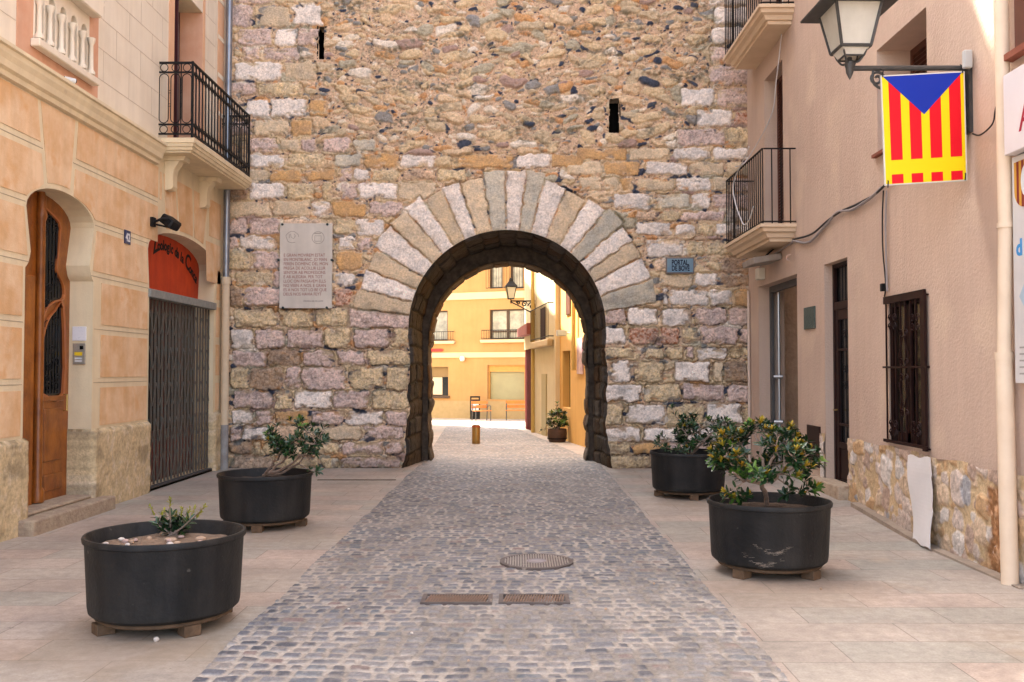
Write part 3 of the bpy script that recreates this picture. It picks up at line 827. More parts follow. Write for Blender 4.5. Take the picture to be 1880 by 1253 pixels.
for i in range(6):
    a = (zr[i]+(g_ if i else 0)); b = zr[i+1]-g_
    if i == 5: b = 4.345
    # far left of the house, behind the frame edge
    ys_ = [Y0L+.05, 3.6, 5.4, 7.6]
    for q in range(len(ys_)-1):
        panel(rect(ys_[q]+.04, ys_[q+1]-.04, a, b))
    if b <= dz+.25 or i < 4:
        if a < dz < b: a2 = a
        panel(side_poly(cxd, lens, -1, 7.64, a, b))
        y_m = sj0-.07 if b < sz+.1 else None
        P1 = [(cxd+lens(a+(b-a)*k/7)+.06 if b > dz else dj1+.20, a+(b-a)*k/7) for k in range(8)]
        Q1 = [(cxs-shalf(b-(b-a)*k/7)-.06, b-(b-a)*k/7) for k in range(8)]
        panel(P1+Q1)
        P2 = [(cxs+shalf(a+(b-a)*k/7)+.10, a+(b-a)*k/7) for k in range(8)]
        if P2[0][0] < Y1L-.2: panel(P2+[(Y1L-.14, b), (Y1L-.14, a)])
# row above the door arch with keystone lines
k0b, k0t = L(83, 333), L(70, 165); k1b, k1t = L(131, 345), L(141, 205)
def arch_y(yv): 
    q = (yv-cxd)/hw_d
    return dzs+(dtop-dzs)*math.sqrt(max(0, 1-q*q))+.055
zt = 4.345
kl = k0b[0]-.05; kr = k1b[0]+.05
n = 8
# keystone block
bot = [(kl+.09+(kr-kl-.18)*i/n, arch_y(kl+.09+(kr-kl-.18)*i/n)) for i in range(n+1)]
panel(bot+[(k1t[0]-.04, zt), (k0t[0]+.05, zt)])
# left and right of keystone, rows 3.27-3.87 and 3.87-4.42
for (a, b) in ((3.27+g_, 3.87-g_), (3.87+g_, zt)):
    zs_ = [a+(b-a)*k/8 for k in range(9)]
    def kx(side, z):
        p, q = (k0b, k0t) if side < 0 else (k1b, k1t)
        t = (z-p[1])/(q[1]-p[1]); t = max(t, 0); return p[0]+(q[0]-p[0])*t
    e = []
    for z in zs_:
        y1 = kx(-1, z)-.04
        if z < dtop+.04: y1 = min(y1, cxd-lens(min(z, dtop-.001))-.055)
        e.append((y1, z))
    panel([(7.64, a)]+e+[(7.64, b)])
    e = []
    for z in zs_:
        y1 = kx(1, z)+.05
        if z < dtop+.04: y1 = max(y1, cxd+lens(min(z, dtop-.001))+.055)
        e.append((y1, z))
    yr = L(292, 372)[0]-.05
    panel(e[::-1]+[(yr-(.0 if a < 3.5 else -.0), a), (yr, b)][0:2])
# voussoir-like fields over the shop arch
def sarch(yv):
    q = (yv-cxs)/(hws+.06)
    return szs+(stop_-szs)*math.sqrt(max(0, 1-q*q))+.055
def fan(yb0, yb1, yt0, yt1, ztop=4.30):
    n = 6
    b_ = [(yb0+(yb1-yb0)*i/n, sarch(yb0+(yb1-yb0)*i/n)) for i in range(n+1)]
    panel(b_+[(yt1, ztop), (yt0, ztop)])
x0 = L(302, 430)[0]; x1 = L(328, 425)[0]; x2 = L(355, 440)[0]; x3 = L(374, 460)[0]
t0 = L(296, 380)[0]; t1 = L(322, 330)[0]; t2 = L(354, 345)[0]; t3 = L(376, 410)[0]
fan(x0+.06, x1-.04, t0+.06, t1-.04); fan(x1+.04, x2-.04, t1+.04, t2-.04); fan(x2+.04, x3-.04, t2+.04, t3+.12)
panel([(cxs-shalf(3.30)-.06, 3.27+g_), (max(cxs-shalf(3.5), sj0+.1)-.02, 3.5), (x0-.06, sarch(x0-.06)+.02), (t0-.04, 3.87-g_), (L(292, 372)[0]-.0, 3.87-g_), (L(292, 372)[0]-.9, 3.87-g_)][::1] if False else [(yr+.06, 3.92), (t0+.0, 3.92), (t0+.0, 4.30), (yr+.06, 4.30)])
panel([(t3+.10, 3.0), (Y1L-.14, 3.0), (Y1L-.14, 3.62), (t3+.05, 3.62)])
panel([(t3+.20, 3.72), (Y1L-.14, 3.72), (Y1L-.14, 4.30), (t3+.20, 4.30)])
# thin dark scored line in the middle of each band
jl = MB()
for z in bands[:5]:
    segs = [(Y0L+.1, cxd-lens(z)-.03 if z < dtop else kx(-1, z)), (cxd+lens(z)+.03 if z < dtop else kx(1, z), (cxs-shalf(z)-.03) if z < stop_ else yr)]
    for (a, b) in segs:
        if b > a: jl.box(XL+.0004, XL+.003, a, b, z-.004, z+.004)
jl.build('scored_line', M_JOINT, house)
# scored joints of the pale upper wall
jl = MB(); zz = 4.98; rw = 0
yts = L(27, 50)[0], L(176, 185)[0]
while zz < 8.9:
    for (a, b) in ((Y0L, yts[0]), (yts[1], bj0-.22), (bj1+.1, bj1+.6)):
        jl.box(XL+.0125, XL+.0155, a, b, zz-.003, zz+.003)
        y = a+(.5 if rw % 2 else .15)
        while y < b:
            if y > 6: jl.box(XL+.0125, XL+.0150, y-.0015, y+.0015, zz+.003, zz+.357)
            y += .72
    zz += .36; rw += 1
jl.build('scored_line', mat('joint_pale', (.60, .49, .38)), house)
# terracotta fields
pz0 = L(27, 98)[1]; 
MB().prism(rect(yts[0], yts[1], 4.68, 8.4), frL, .013, .020, [[(wy0, wz0), (wy0, wz1), (wy1, wz1), (wy1, wz0)]]).build('panel', M_TERRA, house)
MB().prism(rect(bj0-.20, bj0-.0, 4.70, 7.5), frL, .013, .022).prism(rect(bj1, bj1+.09, 4.70, 7.5), frL, .013, .022).prism(rect(Y1L-.42, Y1L-.12, 4.7, 9), frL, .013, .022).build('panel', mat('orange_band', (.68, .38, .22), (.74, .46, .28)), house)
for zz in np.arange(5.1, 8, .62):
    MB().box(XL+.0225, XL+.03, Y1L-.43, Y1L-.11, zz, zz+.07).build('quoin_joint', M_PALE, house)
# blind arcade window
aw = thing_aw = MB()
m5 = 5; cw = (wy1-wy0)/m5
holes = []
for i in range(m5):
    c = wy0+cw*(i+.5); r = cw*.30
    h = [(c-r, wz0+.10), (c+r, wz0+.10), (c+r, wz0+.50)]+[(c+r*1.0*math.cos(math.pi*k/10), wz0+.50+r*1.25*math.sin(math.pi*k/10)) for k in range(1, 10)]+[(c-r, wz0+.50)]
    holes.append(h[::-1])
arc = aw.prism(rect(wy0-.0, wy1+.0, wz0+.001, wz1), frL, -.20, .03, holes).build('arcade', M_PALE, house, bevel=.006)
MB().box(XL-.36, XL-.30, wy0-.05, wy1+.05, wz0-.05, wz1+.05).build('pane', mat('shade_blind', (.30, .26, .17)), arc)
sill = MB(); sill.prism(rect(wy0-.06, wy1+.08, wz0-.05, wz0+.03), frL, .02, .12).build('window_sill', M_PALE, arc, bevel=.01)
for i in range(m5+1):
    c = wy0+cw*i
    MB().lathe([(0, 0), (.045, 0), (.045, .03), (.026, .06), (.023, .33), (.04, .37), (.046, .41), (0, .41)], (XL+.065, min(max(c, wy0+.03), wy1-.03), wz0+.05), 12).build('column', M_PALE, arc, smooth=True)
MB().prism([(wy0-.04, wz1-.08), (wy1+.06, wz1-.08), (wy1+.12, wz1+.12), (wy0-.08, wz1+.12)], frL, .02, .15).build('window_cornice', M_PALE, arc, bevel=.015)
# plinth of yellow stone, three runs
def plinth(y0, y1, z1, th=.05, dent=0):
    nx = max(3, int((y1-y0)/.03)); nz = 30
    ys_ = np.linspace(y0, y1, nx); zs_ = np.linspace(-.05, z1, nz)
    Yg, Zg = np.meshgrid(ys_, zs_)
    n1 = fbm(Yg*7, Zg*7, 3, 5); n2 = fbm(Yg*30, Zg*30, 1, 3)
    seam = np.minimum(1, np.abs((Yg/.62)-np.round(Yg/.62))*.62/.012)
    edge = np.minimum(np.minimum(Yg-y0, y1-Yg)/.03, (z1-Zg)/.03).clip(0, 1)**.5
    H = th*edge+(n1-.5)*.02*edge+(n2-.5)*.008-.006*(1-seam)
    col = np.array((.60, .46, .27))*(.72+.42*n2+.25*(n1-.5))[..., None]
    col = col+np.array((.05, .06, .08))*sstep(.55, .7, fbm(Yg*16, Zg*12, 5, 3))[..., None]
    bl = sstep(.58, .70, fbm(Yg*3, Zg*5, 2, 4)); col = col*(1-.35*bl)[..., None]
    P = np.stack([XL+H, Yg, Zg], -1)
    return P, col
for (a, b) in ((Y0L, dj0+.06), (dj1-.014, sj0+.014), (sj1-.014, Y1L)):
    P, c = plinth(a, b, zpl+.01)
    # return faces: add columns going back into the wall
    for side in (0, 1):
        e = P[:, -1:] if side else P[:, :1]
        back = e.copy(); back[..., 0] = XL-.39
        ce = (c[:, -1:] if side else c[:, :1])
        k = 12
        t = np.linspace(1, 0, k)[None, :, None] if side == 0 else np.linspace(0, 1, k)[None, :, None]
        seg = e*(1-t)+back*t
        seg[..., 1] += (fbm(seg[..., 0]*20, seg[..., 2]*20, 4, 3)-.5)*.012*np.minimum(t[..., 0]*5, 1)
        cs_ = np.repeat(ce, k, 1)
        P = np.concatenate([P, seg[:, 1:]], 1) if side else np.concatenate([seg[:, :-1], P], 1)
        c = np.concatenate([c, cs_[:, 1:]], 1) if side else np.concatenate([cs_[:, :-1], c], 1)
    top = P[-1:].copy(); top[..., 0] = XL-.39*0-.001
    P = np.concatenate([P, top], 0); c = np.concatenate([c, c[-1:]], 0)
    grid_mesh('stone_plinth', P, c, vcol_mat('plinth_stone', bump=.7, bscale=50, nmul=.2), house)
# house door ----------------------------------------------------
XD = XL-.27
frD = frX(XD, 1)
def D_(px, py): return L(px, py, XD)
door = MB().prism([(dj0-.02, .10), (dj1+.02, .10), (dj1+.02, dtop+.02), (dj0-.02, dtop+.02)], frD, -.06, 0).build('door', M_WOOD, house)
gl_up = [D_(*p) for p in [(74, 383), (74, 592), (80, 572), (92, 558), (112, 548), (111, 522), (101, 503), (99, 490), (108, 418), (95, 396)]]
gl_up = [D_(74, 380), D_(74, 590), D_(82, 566), D_(97, 553), D_(112, 547), D_(112, 524), D_(102, 503), D_(100, 488), D_(107, 420), D_(92, 396)]
gl_dn = [D_(74, 722), D_(111, 722), D_(111, 566), D_(98, 572), D_(85, 590), D_(77, 618), D_(74, 650)]
for gp in (gl_up, gl_dn):
    # wooden moulding ring then the pane
    cx_ = sum(p[0] for p in gp)/len(gp); cz_ = sum(p[1] for p in gp)/len(gp)
    gsm = curve_pts(gp+[gp[0]], 3)[:-1]
    big_ = [(cx_+(p[0]-cx_)*1.16, cz_+(p[1]-cz_)*1.05) for p in gsm]
    MB().prism(big_, frD, .001, .03, [gsm[::-1]]).build('door_moulding', mat('wood_moulding', (.42, .13, .03), (.30, .08, .02), rough=.3, spec=.5), door, bevel=.006)
    pn = MB().prism(gsm, frD, .0005, .004).build('door_pane', M_GLASSD, door)
    ir = MB()
    ya = min(p[0] for p in gp); yb = max(p[0] for p in gp); za = min(p[1] for p in gp); zb = max(p[1] for p in gp)
    def inside(y, z):
        c = False; n = len(gsm)
        for i in range(n):
            (y1, z1), (y2, z2) = gsm[i], gsm[(i+1) % n]
            if (z1 > z) != (z2 > z) and y < (y2-y1)*(z-z1)/(z2-z1)+y1: c = not c
        return c
    for k in range(1, 7):
        y = ya+(yb-ya)*k/7
        zs_ = [za+(zb-za)*q/40 for q in range(41) if inside(y, za+(zb-za)*q/40)]
        if len(zs_) > 3: ir.tube([frD(y, zs_[0], .014), frD(y, zs_[-1], .014)], .006, 6)
    def scroll(y, z, r, s=1, turns=1.4, frm=frD, rr=.005, out=.02):
        pts = []
        for q in range(22):
            a = q/21*turns*2*math.pi; r_ = r*(1-.75*q/21)
            pts.append(frm(y+s*r_*math.cos(a), z+r_*math.sin(a), out))
        ir.tube(pts, rr, 5)
    for (fy, fz) in ((.3, .08), (.7, .08), (.3, .9), (.65, .84), (.25, .16), (.75, .17), (.2, .78), (.5, .5), (.4, .3), (.7, .36)):
        y = ya+(yb-ya)*fy; z = za+(zb-za)*fz
        if inside(y, z): scroll(y, z, .06, random.choice((-1, 1)), 1.5)
    ir.build('grille', M_IRON, pn)
MB().lathe([(0, .0), (.07, 0), (.07, .12), (.05, .16), (.045, 3.0), (.06, 3.04), (.06, 3.08), (.045, 3.12), (.045, 3.25), (.02, 3.4), (0, 3.4)], (XD+.03, D_(66, 700)[0], D_(66, 925)[1]+.02), 14).build('door_post', M_WOOD, door, smooth=True)
for (a, b) in (((77, 748), (111, 850)), ((77, 866), (111, 905))):
    p0 = D_(a[0], b[1]); p1 = D_(b[0], a[1])
    MB().prism(rect(p0[0], p1[0], p0[1], p1[1]), frD, .0, .022).build('door_panel', M_WOOD, door, bevel=.014)
MB().prism(rect(D_(75, 735)[0], D_(112, 735)[0], D_(75, 738)[1], D_(75, 728)[1]), frD, .0, .035).build('door_rail', M_WOOD, door, bevel=.008)
MB().prism(rect(dj0, D_(57, 700)[0], .12, 2.6), frD, .0, .03).build('door_leaf', M_WOOD, door, bevel=.006)
MB().tube([(XD+.03, D_(113, 640)[0], 1.15), (XD+.07, D_(113, 640)[0], 1.15), (XD+.07, D_(113, 640)[0], 1.33), (XD+.03, D_(113, 640)[0], 1.33)], .009, 6).build('handle', mat('brass', (.4, .28, .1), metal=1, rough=.35), door)
st_ = MB(); st_.box(XL-.33, XL+.20, dj0-.15, dj1+.22, -.1, .15); st_.box(XL-.30, XL+.02, dj0+.01, dj1-.01, .151, .19)
st_.build('door_step', mat('step_stone', (.42, .33, .23), (.30, .22, .16), nscale=9, bump=.8, bscale=30), house, bevel=.02, seg=2)
# shop front ------------------------------------------------
XG = XL-.22
zhead = sz
tr = MB().prism([(sj0-.1, zhead+.02), (sj1+.1, zhead+.02), (sj1+.1, stop_+.02), (sj0-.1, stop_+.02)], frX(XL-.26, 1), -.05, 0).build('transom_panel', mat('red_paint', (.62, .065, .010), (.52, .048, .008), nscale=4, rough=.7, streak=.15), house)
word = 'Zoologic de la Conca'
XT = XL-.26
base = [(283, 466), (291, 460), (303, 460), (316, 466), (330, 478), (342, 492), (353, 509), (360, 522)]
bpts = curve_pts([L(px, py, XT) for px, py in base], 8)
cum = [0]
for i in range(1, len(bpts)): cum.append(cum[-1]+math.dist(bpts[i-1], bpts[i]))
wts = {'Z': 1.5, 'C': 1.9, 'l': .55, 'i': .55, ' ': .75, 'd': .8, 'e': .8}
tot = sum(wts.get(c, 1) for c in word); run = 0
for i, ch in enumerate(word):
    wc = wts.get(ch, 1); sx = cum[-1]*(run+wc/2)/tot; run += wc
    if ch == ' ': continue
    k = max(1, next((q for q in range(1, len(cum)) if cum[q] >= sx), len(cum)-1))
    t = (sx-cum[k-1])/(cum[k]-cum[k-1])
    y = bpts[k-1][0]*(1-t)+bpts[k][0]*t; z = bpts[k-1][1]*(1-t)+bpts[k][1]*t
    k0, k1 = max(k-4, 0), min(k+4, len(bpts)-1)
    tdir = Vector((0, bpts[k1][0]-bpts[k0][0], bpts[k1][1]-bpts[k0][1])).normalized(); up_ = Vector((1, 0, 0)).cross(tdir)
    sz_ = .34 if ch in 'ZC' else .20
    text_mesh(ch, sz_, 'lettering', mat('black_paint', (.012, .01, .01)), tr, basis((XL-.256, y, z), tdir, up_, (1, 0, 0)), .001, 1.0, 'CENTER', .007)
hd = MB().prism(rect(sj0-.03, sj1+.03, zhead-.09, zhead+.02), frL, -.10, .035).build('gate_header', mat('grey_steel', (.20, .21, .20), (.28, .28, .26), nscale=12, rough=.55), house, bevel=.006)
bk = MB().box(XL-.34, XL-.30, sj0-.02, sj1+.02, .02, zhead).build('shop_door', mat('shop_brown', (.09, .014, .008), (.05, .014, .008), nscale=2, rough=.4), house)
nb = 4
for i in range(nb):
    a = sj0+(sj1-sj0)*(i+.12)/nb; b = sj0+(sj1-sj0)*(i+.88)/nb
    MB().box(XL-.299, XL-.285, a, b, .75, zhead-.25).build('shop_pane', M_GLASSD, bk)
    MB().box(XL-.299, XL-.285, a, b, .12, .62).build('shop_panel', mat('shop_red', (.16, .02, .012), (.10, .015, .01), rough=.4), bk)
gate = MB()
nb = 20
for i in range(nb+1):
    y = sj0+.03+(sj1-sj0-.06)*i/nb
    w_ = .009 if i != 10 else .024
    gate.box(XL-.085, XL-.06, y-w_, y+w_, .06, zhead-.09)
gate.build('folding_gate', mat('gate_steel', (.14, .145, .125), (.16, .11, .08), nscale=15, rough=.5, metal=.3), house)
lat = MB(); rows = 5
for i in range(nb):
    y0 = sj0+.03+(sj1-sj0-.06)*i/nb; y1 = sj0+.03+(sj1-sj0-.06)*(i+1)/nb
    for r_ in range(rows):
        zc = .30+(zhead-.7)*r_/(rows-1)
        dz_ = .16 if (i % 2 == 0) else -.16
        lat.obox((XL-.053, (y0+y1)/2, zc), (0, (y1-y0)/2, dz_), (.003, 0, 0), (0, .006, 0))
lat.build('gate_lattice', mat('lattice_steel', (.16, .155, .13), (.12, .09, .07), nscale=15, rough=.5), house)
MB().box(XL-.09, XL-.0, sj0, sj1, .0, .05).build('gate_track', mat('dark_track', (.07, .065, .06)), house)
# balcony ------------------------------------------------------
BX = atX(355, 255, 0).x  # unused guard
nY = atX(287, 262, XL).y; Xo = -4.36; fY = 15.22
slab = MB()
pf = [(.0, 4.49), (.06, 4.50), (.07, 4.56), (.11, 4.60), (.13, 4.665), (.16, 4.67), (.16, 4.72), (0, 4.725)]
# moulded edge: rings shrinking downward
rings = [(-.075, 4.545), (-.07, 4.565), (-.045, 4.575), (-.035, 4.615), (-.02, 4.62), (-.015, 4.66), (0, 4.665), (0, 4.73)]
vs_ = []; fs_ = []
for (o_, z) in rings:
    vs_ += [(XL-.05, nY-o_, z), (Xo+o_, nY-o_, z), (Xo+o_, fY+o_, z), (XL-.05, fY+o_, z)]
for i in range(len(rings)-1):
    for j in range(4):
        fs_.append((i*4+j, i*4+(j+1) % 4, (i+1)*4+(j+1) % 4, (i+1)*4+j))
fs_.append((3, 2, 1, 0)); fs_.append(tuple(len(vs_)-4+j for j in range(4)))
slab.add(vs_, fs_); slab.build('balcony_slab', M_CREAM, house)
rail = MB()
def hring(p0, u, v, r, n=14, rr=.006):
    pts = [tuple(Vector(p0)+Vector(u)*r*math.cos(2*math.pi*k/n)+Vector(v)*r*math.sin(2*math.pi*k/n)) for k in range(n+1)]
    rail.tube(pts, rr, 5, cap=False)
xo = Xo-.045; y0b = nY+.045; y1b = fY-.04; zB = 4.79; zT = zB+.97
runs = [((XL, y0b), (xo, y0b)), ((xo, y0b), (xo, y1b)), ((xo, y1b), (XL, y1b))]
for (a, b) in runs:
    A = Vector((a[0], a[1], 0)); B = Vector((b[0], b[1], 0)); ln = (B-A).length; u = (B-A)/ln; wv = u.cross(Vector((0, 0, 1)))
    for z, hw_ in ((zB, .010), (zB+.13, .010), (zT-.13, .010), (zT, .014)):
        rail.obox(A+u*ln/2+Vector((0, 0, z)), u*ln/2, wv*.012, (0, 0, hw_))
    nn = max(3, round(ln/.135)); s_ = ln/nn
    for i in range(nn+1):
        p = A+u*s_*i
        if i % 2 == 0 or ln > 1: rail.obox(p+Vector((0, 0, (zB+zT)/2)), u*.006, wv*.006, (0, 0, (zT-zB)/2))
    for i in range(nn):
        p = A+u*s_*(i+.5)
        for z in (zB+.065, zT-.065): hring(p+Vector((0, 0, z)), u, (0, 0, 1), .052)
        r = s_*.40; zl, zh = zB+.15+r, zT-.15-r
        pts = [p+u*r*math.cos(a)+Vector((0, 0, zh+r*math.sin(a))) for a in [math.pi*k/8 for k in range(9)]]
        pts += [p+u*r*math.cos(a)+Vector((0, 0, zl+r*math.sin(a))) for a in [math.pi+math.pi*k/8 for k in range(9)]]
        pts.append(pts[0]); rail.tube(pts, .0065, 5, cap=False)
        for z in ((zl*2+zh)/3, (zl+2*zh)/3): hring(p+u*s_*.5+Vector((0, 0, z)), u, (0, 0, 1), .018, 8, .004)
for c in ((xo, y0b), (xo, y1b)): rail.box(c[0]-.014, c[0]+.014, c[1]-.014, c[1]+.014, 4.73, zT+.02)
rail.build('balcony_railing', M_IRON, house)
for px in (302, 366):
    yb = atX(px, 320, XL).y
    mb = MB()
    prof_b = [(0, 4.54), (.24, 4.54), (.24, 4.50), (.20, 4.48), (.17, 4.43), (.135, 4.38), (.12, 4.30), (.115, 4.20), (.12, 4.13), (.09, 4.09), (0, 4.08)]
    fb = lambda a, b, n: (XL+a, yb+n, b)
    mb.prism(prof_b, fb, 0, .17)
    mb.prism([(0, 4.544), (.29, 4.544), (.27, 4.485), (0, 4.485)], fb, -.03, .20)
    mb.build('balcony_bracket', M_CREAM, house, bevel=.012, seg=2)
# balcony door recessed
bd = MB().box(XL-.39, XL-.34, bj0-.05, bj1+.05, 4.7, 7.15).build('balcony_door', mat('door_darkred', (.05, .012, .012), rough=.4), house)
for k in range(2):
    a = bj0+(bj1-bj0)*(k*.5+.06); b = bj0+(bj1-bj0)*(k*.5+.44)
    MB().box(XL-.338, XL-.33, a, b, 4.85, 6.9).build('door_pane', mat('curtain_glass', (.42, .44, .48), (.30, .32, .36), nscale=3, rough=.15, spec=.6), bd)
MB().box(XL-.338, XL+.012, bj1-.006, bj1-.0005, 4.74, 7.1).build('door_reveal', M_TERRA, house)
MB().box(XL-.30, XL-.26, bj0+.30, bj0+.36, 4.74, 7.1).box(XL-.30, XL-.05, bj0+.31, bj0+.35, 4.74, 7.1).build('door_leaf', mat('shutter_maroon', (.06, .015, .018), rough=.45), bd)
# rain pipe in the corner
pX, pY = XL+.10, 15.20
pipe = MB().tube([(pX+.02, pY, 9), (pX, pY, 3.06)], .052, 14).build('rain_pipe', M_ZINC, house, smooth=True)
MB().tube([(pX, pY, 3.10), (pX, pY, .72)], .062, 14).lathe([(.066, 3.0), (.078, 3.0), (.078, 3.12), (.066, 3.12)], (pX, pY, 0), 14, True).lathe([(.064, 2.0), (.07, 2.0), (.07, 2.04), (.064, 2.04)], (pX, pY, 0), 14, True).build('rain_pipe', mat('cream_iron', (.66, .53, .37), (.60, .46, .31), nscale=4, rough=.5), house, smooth=True)
MB().tube([(pX, pY, .72), (pX, pY, 0)], .064, 14).build('rain_pipe', mat('grey_iron', (.33, .32, .31), (.24, .22, .21), nscale=6, rough=.6), house, smooth=True)

# things on the left facade
def on_left(px, py, X=XL): return atX(px, py, X)
p = on_left(147, 613, 0) if False else None
# paper notice and intercom sit on the far door jamb (faces the street camera)
yj = dj1-.001
ipos = hit(147, 613, (0, yj, 0), (0, 1, 0)); 
nt_ = MB().box(ipos.x-.085, ipos.x+.075, yj-.012, yj-.001, ipos.z-.082, ipos.z+.082).build('paper_notice', mat('paper', (.74, .72, .74), rough=.5, spots=(.5, .5, .55), spot_scale=60, spot_lo=.62), None, bevel=.003)
tag(nt_, 'small white printed notice fixed on the jamb above the door intercom', 'notice')
ip = hit(147, 650, (0, yj, 0), (0, 1, 0))
ic = thing('intercom', (ip.x, yj, ip.z), 'steel door intercom panel on the jamb beside the wooden door', 'intercom')
MB().box(ip.x-.075, ip.x+.07, yj-.02, yj-.001, ip.z-.12, ip.z+.12).build('panel', mat('brushed_steel', (.55, .50, .42), (.45, .41, .34), nscale=20, rough=.35, metal=.6), ic, bevel=.006)
MB().box(ip.x+.005, ip.x+.045, yj-.0225, yj-.0203, ip.z+.05, ip.z+.09).build('camera_window', M_GLASSD, ic)
MB().box(ip.x-.055, ip.x+.035, yj-.0225, yj-.0203, ip.z-.02, ip.z+.02).build('yellow_label', mat('yellow_label', (.75, .50, .02)), ic)
for k in range(2): MB().box(ip.x-.05, ip.x+.03, yj-.0225, yj-.0203, ip.z-.06-.03*k, ip.z-.045-.03*k).build('bell_button', mat('white_plastic', (.75, .75, .74)), ic)
# number plate
pn_ = on_left(232, 436)
hn = MB().box(XL+.008, XL+.02, pn_.y-.085, pn_.y+.085, pn_.z-.085, pn_.z+.085).build('house_number', mat('navy_enamel', (.02, .03, .10), rough=.3), None, bevel=.003)
tag(hn, 'small dark blue enamel house number plate on the orange wall', 'number plate')
text_mesh('42', .14, 'numerals', mat('white_enamel', (.7, .7, .7)), hn, basis((XL+.0205, pn_.y, pn_.z-.05), (0, 1, 0), (0, 0, 1), (1, 0, 0)), .001, .95, 'CENTER', .004)
# floodlight on the left facade
fl = on_left(277, 408)
fo = thing('floodlight', (XL, fl.y, fl.z), 'small black floodlight on a bracket above the red arched shop panel', 'floodlight')
MB().box(XL+.008, XL+.05, fl.y-.05, fl.y+.05, fl.z-.06, fl.z+.06).tube([(XL+.04, fl.y, fl.z), (XL+.14, fl.y+.03, fl.z+.05), (XL+.2, fl.y+.06, fl.z+.05)], .018, 8).build('bracket', M_IRON, fo)
hd_ = MB(); c0 = Vector((XL+.20, fl.y+.16, fl.z+.02))
hd_.obox(c0, (.03, .10, -.012), (.085, -.035, -.06), (.03, .012, .055)).build('lamp_head', M_IRON, fo, bevel=.02)
MB().tube([(XL+.06, fl.y+.02, fl.z-.03), (XL+.18, fl.y+.12, fl.z-.05)], .014, 6).build('strut', M_IRON, fo)
# tiny camera on the cornice panel
cm = on_left(118, 147)
co = thing('security_camera', (XL+.02, cm.y, cm.z), 'tiny white bullet camera on the terracotta panel under the arcade window', 'camera')
MB().tube([(XL+.02, cm.y-.05, cm.z), (XL+.09, cm.y+.05, cm.z+.0)], .028, 10).build('body', mat('white_plastic', (.75, .75, .74)), co)
MB().tube([(XL+.0905, cm.y+.0505, cm.z), (XL+.098, cm.y+.06, cm.z)], .02, 10).build('lens', M_GLASSD, co)

# marble tablet on the tower
q0 = atY(515, 567, YT); q1 = atY(612, 412, YT)
YM = YT-.055
tb = thing('marble_tablet', ((q0.x+q1.x)/2, YM, q0.z), 'white marble tablet with ten lines of red lettering bolted on the tower', 'tablet')
MB().box(q0.x, q1.x, YM-.03, YM, q0.z, q1.z).build('slab', mat('white_marble', (.66, .59, .51), (.58, .52, .45), nscale=3, rough=.4, streak=.12), tb, bevel=.004)
lines = ["E GRAN MOVIREM ESTAT", "EN MONTBLANC. JO MAN", "FEREN DOMENC DEL MON", "PREGA DE ACOLLIR LLUR", "SENYOR AB PROFESSONS", "E AB ALEGRIA. PER TOT", "LLOC ON PASSAVEM ELLS", "NO VEEN A NOS. E GRAN", "ES A NOS TOT LO BE QUE", "DEUS NOS HAVIA FEYT"]
for i, s in enumerate(lines):
    zt_ = atY(523, 470+7.9*i, YT).z-.025
    text_mesh(s, .072, 'lettering', mat('red_letter', (.24, .05, .045)), tb, basis((atY(523, 470, YT).x, YM-.0305, zt_), (1, 0, 0), (0, 0, 1), (0, -1, 0)), .0008, .84)
text_mesh("CRONICA DEL REI JAUME", .030, 'lettering', mat('dark_letter', (.10, .06, .06)), tb, basis((atY(559, 550, YT).x, YM-.0305, atY(559, 555, YT).z), (1, 0, 0), (0, 0, 1), (0, -1, 0)), .0008, .95)
for (px, py) in ((521, 414), (603, 414), (514, 479), (611, 479), (522, 566), (602, 566)):
    c = atY(px, py, YT)
    MB().tube([(c.x, YM-.045, c.z), (c.x, YT+.0, c.z)], .021, 8).build('bolt', mat('bronze_bolt', (.03, .045, .045), rough=.5, metal=.5), tb)
em = MB()
def eloop(cx, cz, pts, r=.004):
    em.tube([(cx+a, YM-.031, cz+b) for a, b in pts], r, 5, cap=False)
c = atY(539, 437, YT)
eloop(c.x, c.z, [(.10*math.cos(a)*(1+.08*math.sin(5*a)), .095*math.sin(a)) for a in np.linspace(0, 5.2, 26)])
eloop(c.x, c.z, [(-.05, -.02), (-.05, .04), (-.03, .05), (-.02, .0), (.02, -.03), (.05, .02), (.03, .05)])
c = atY(586, 438, YT)
eloop(c.x, c.z, [(.10*math.cos(a), .10*math.sin(a)) for a in np.linspace(0, 6.28, 26)])
eloop(c.x, c.z, [(-.06, .07), (.05, .072)], .006); eloop(c.x, c.z, [(-.055, -.06), (-.055, .03), (.05, .03), (.05, -.06), (-.055, -.06)])
em.build('engraved_emblem', mat('engraving', (.30, .26, .22)), tb)
# street name plate
q0 = atY(1224, 501, YT); q1 = atY(1271, 476, YT); YS = YT-.06
sp = thing('street_name_plate', ((q0.x+q1.x)/2, YS, q0.z), 'blue street name plate with dark lettering on the tower right of the arch', 'street sign')
MB().box(q0.x-.02, q1.x+.02, YS+.006, YT, q0.z-.02, q1.z+.02).build('frame', mat('plate_frame', (.20, .16, .14)), sp)
MB().box(q0.x, q1.x, YS-.004, YS+.006, q0.z, q1.z).build('plate', mat('blue_enamel', (.12, .21, .30), (.17, .26, .31), nscale=6, rough=.4), sp)
for s, py in (("PORTAL", 487.5), ("DE BOVÉ", 498)):
    a = atY(1232, py, YT)
    text_mesh(s, .118, 'lettering', mat('navy_letter', (.006, .012, .03)), sp, basis((a.x, YS-.0045, a.z), (1, 0, 0), (0, 0, 1), (0, -1, 0)), .0008, .62, 'LEFT', .004)
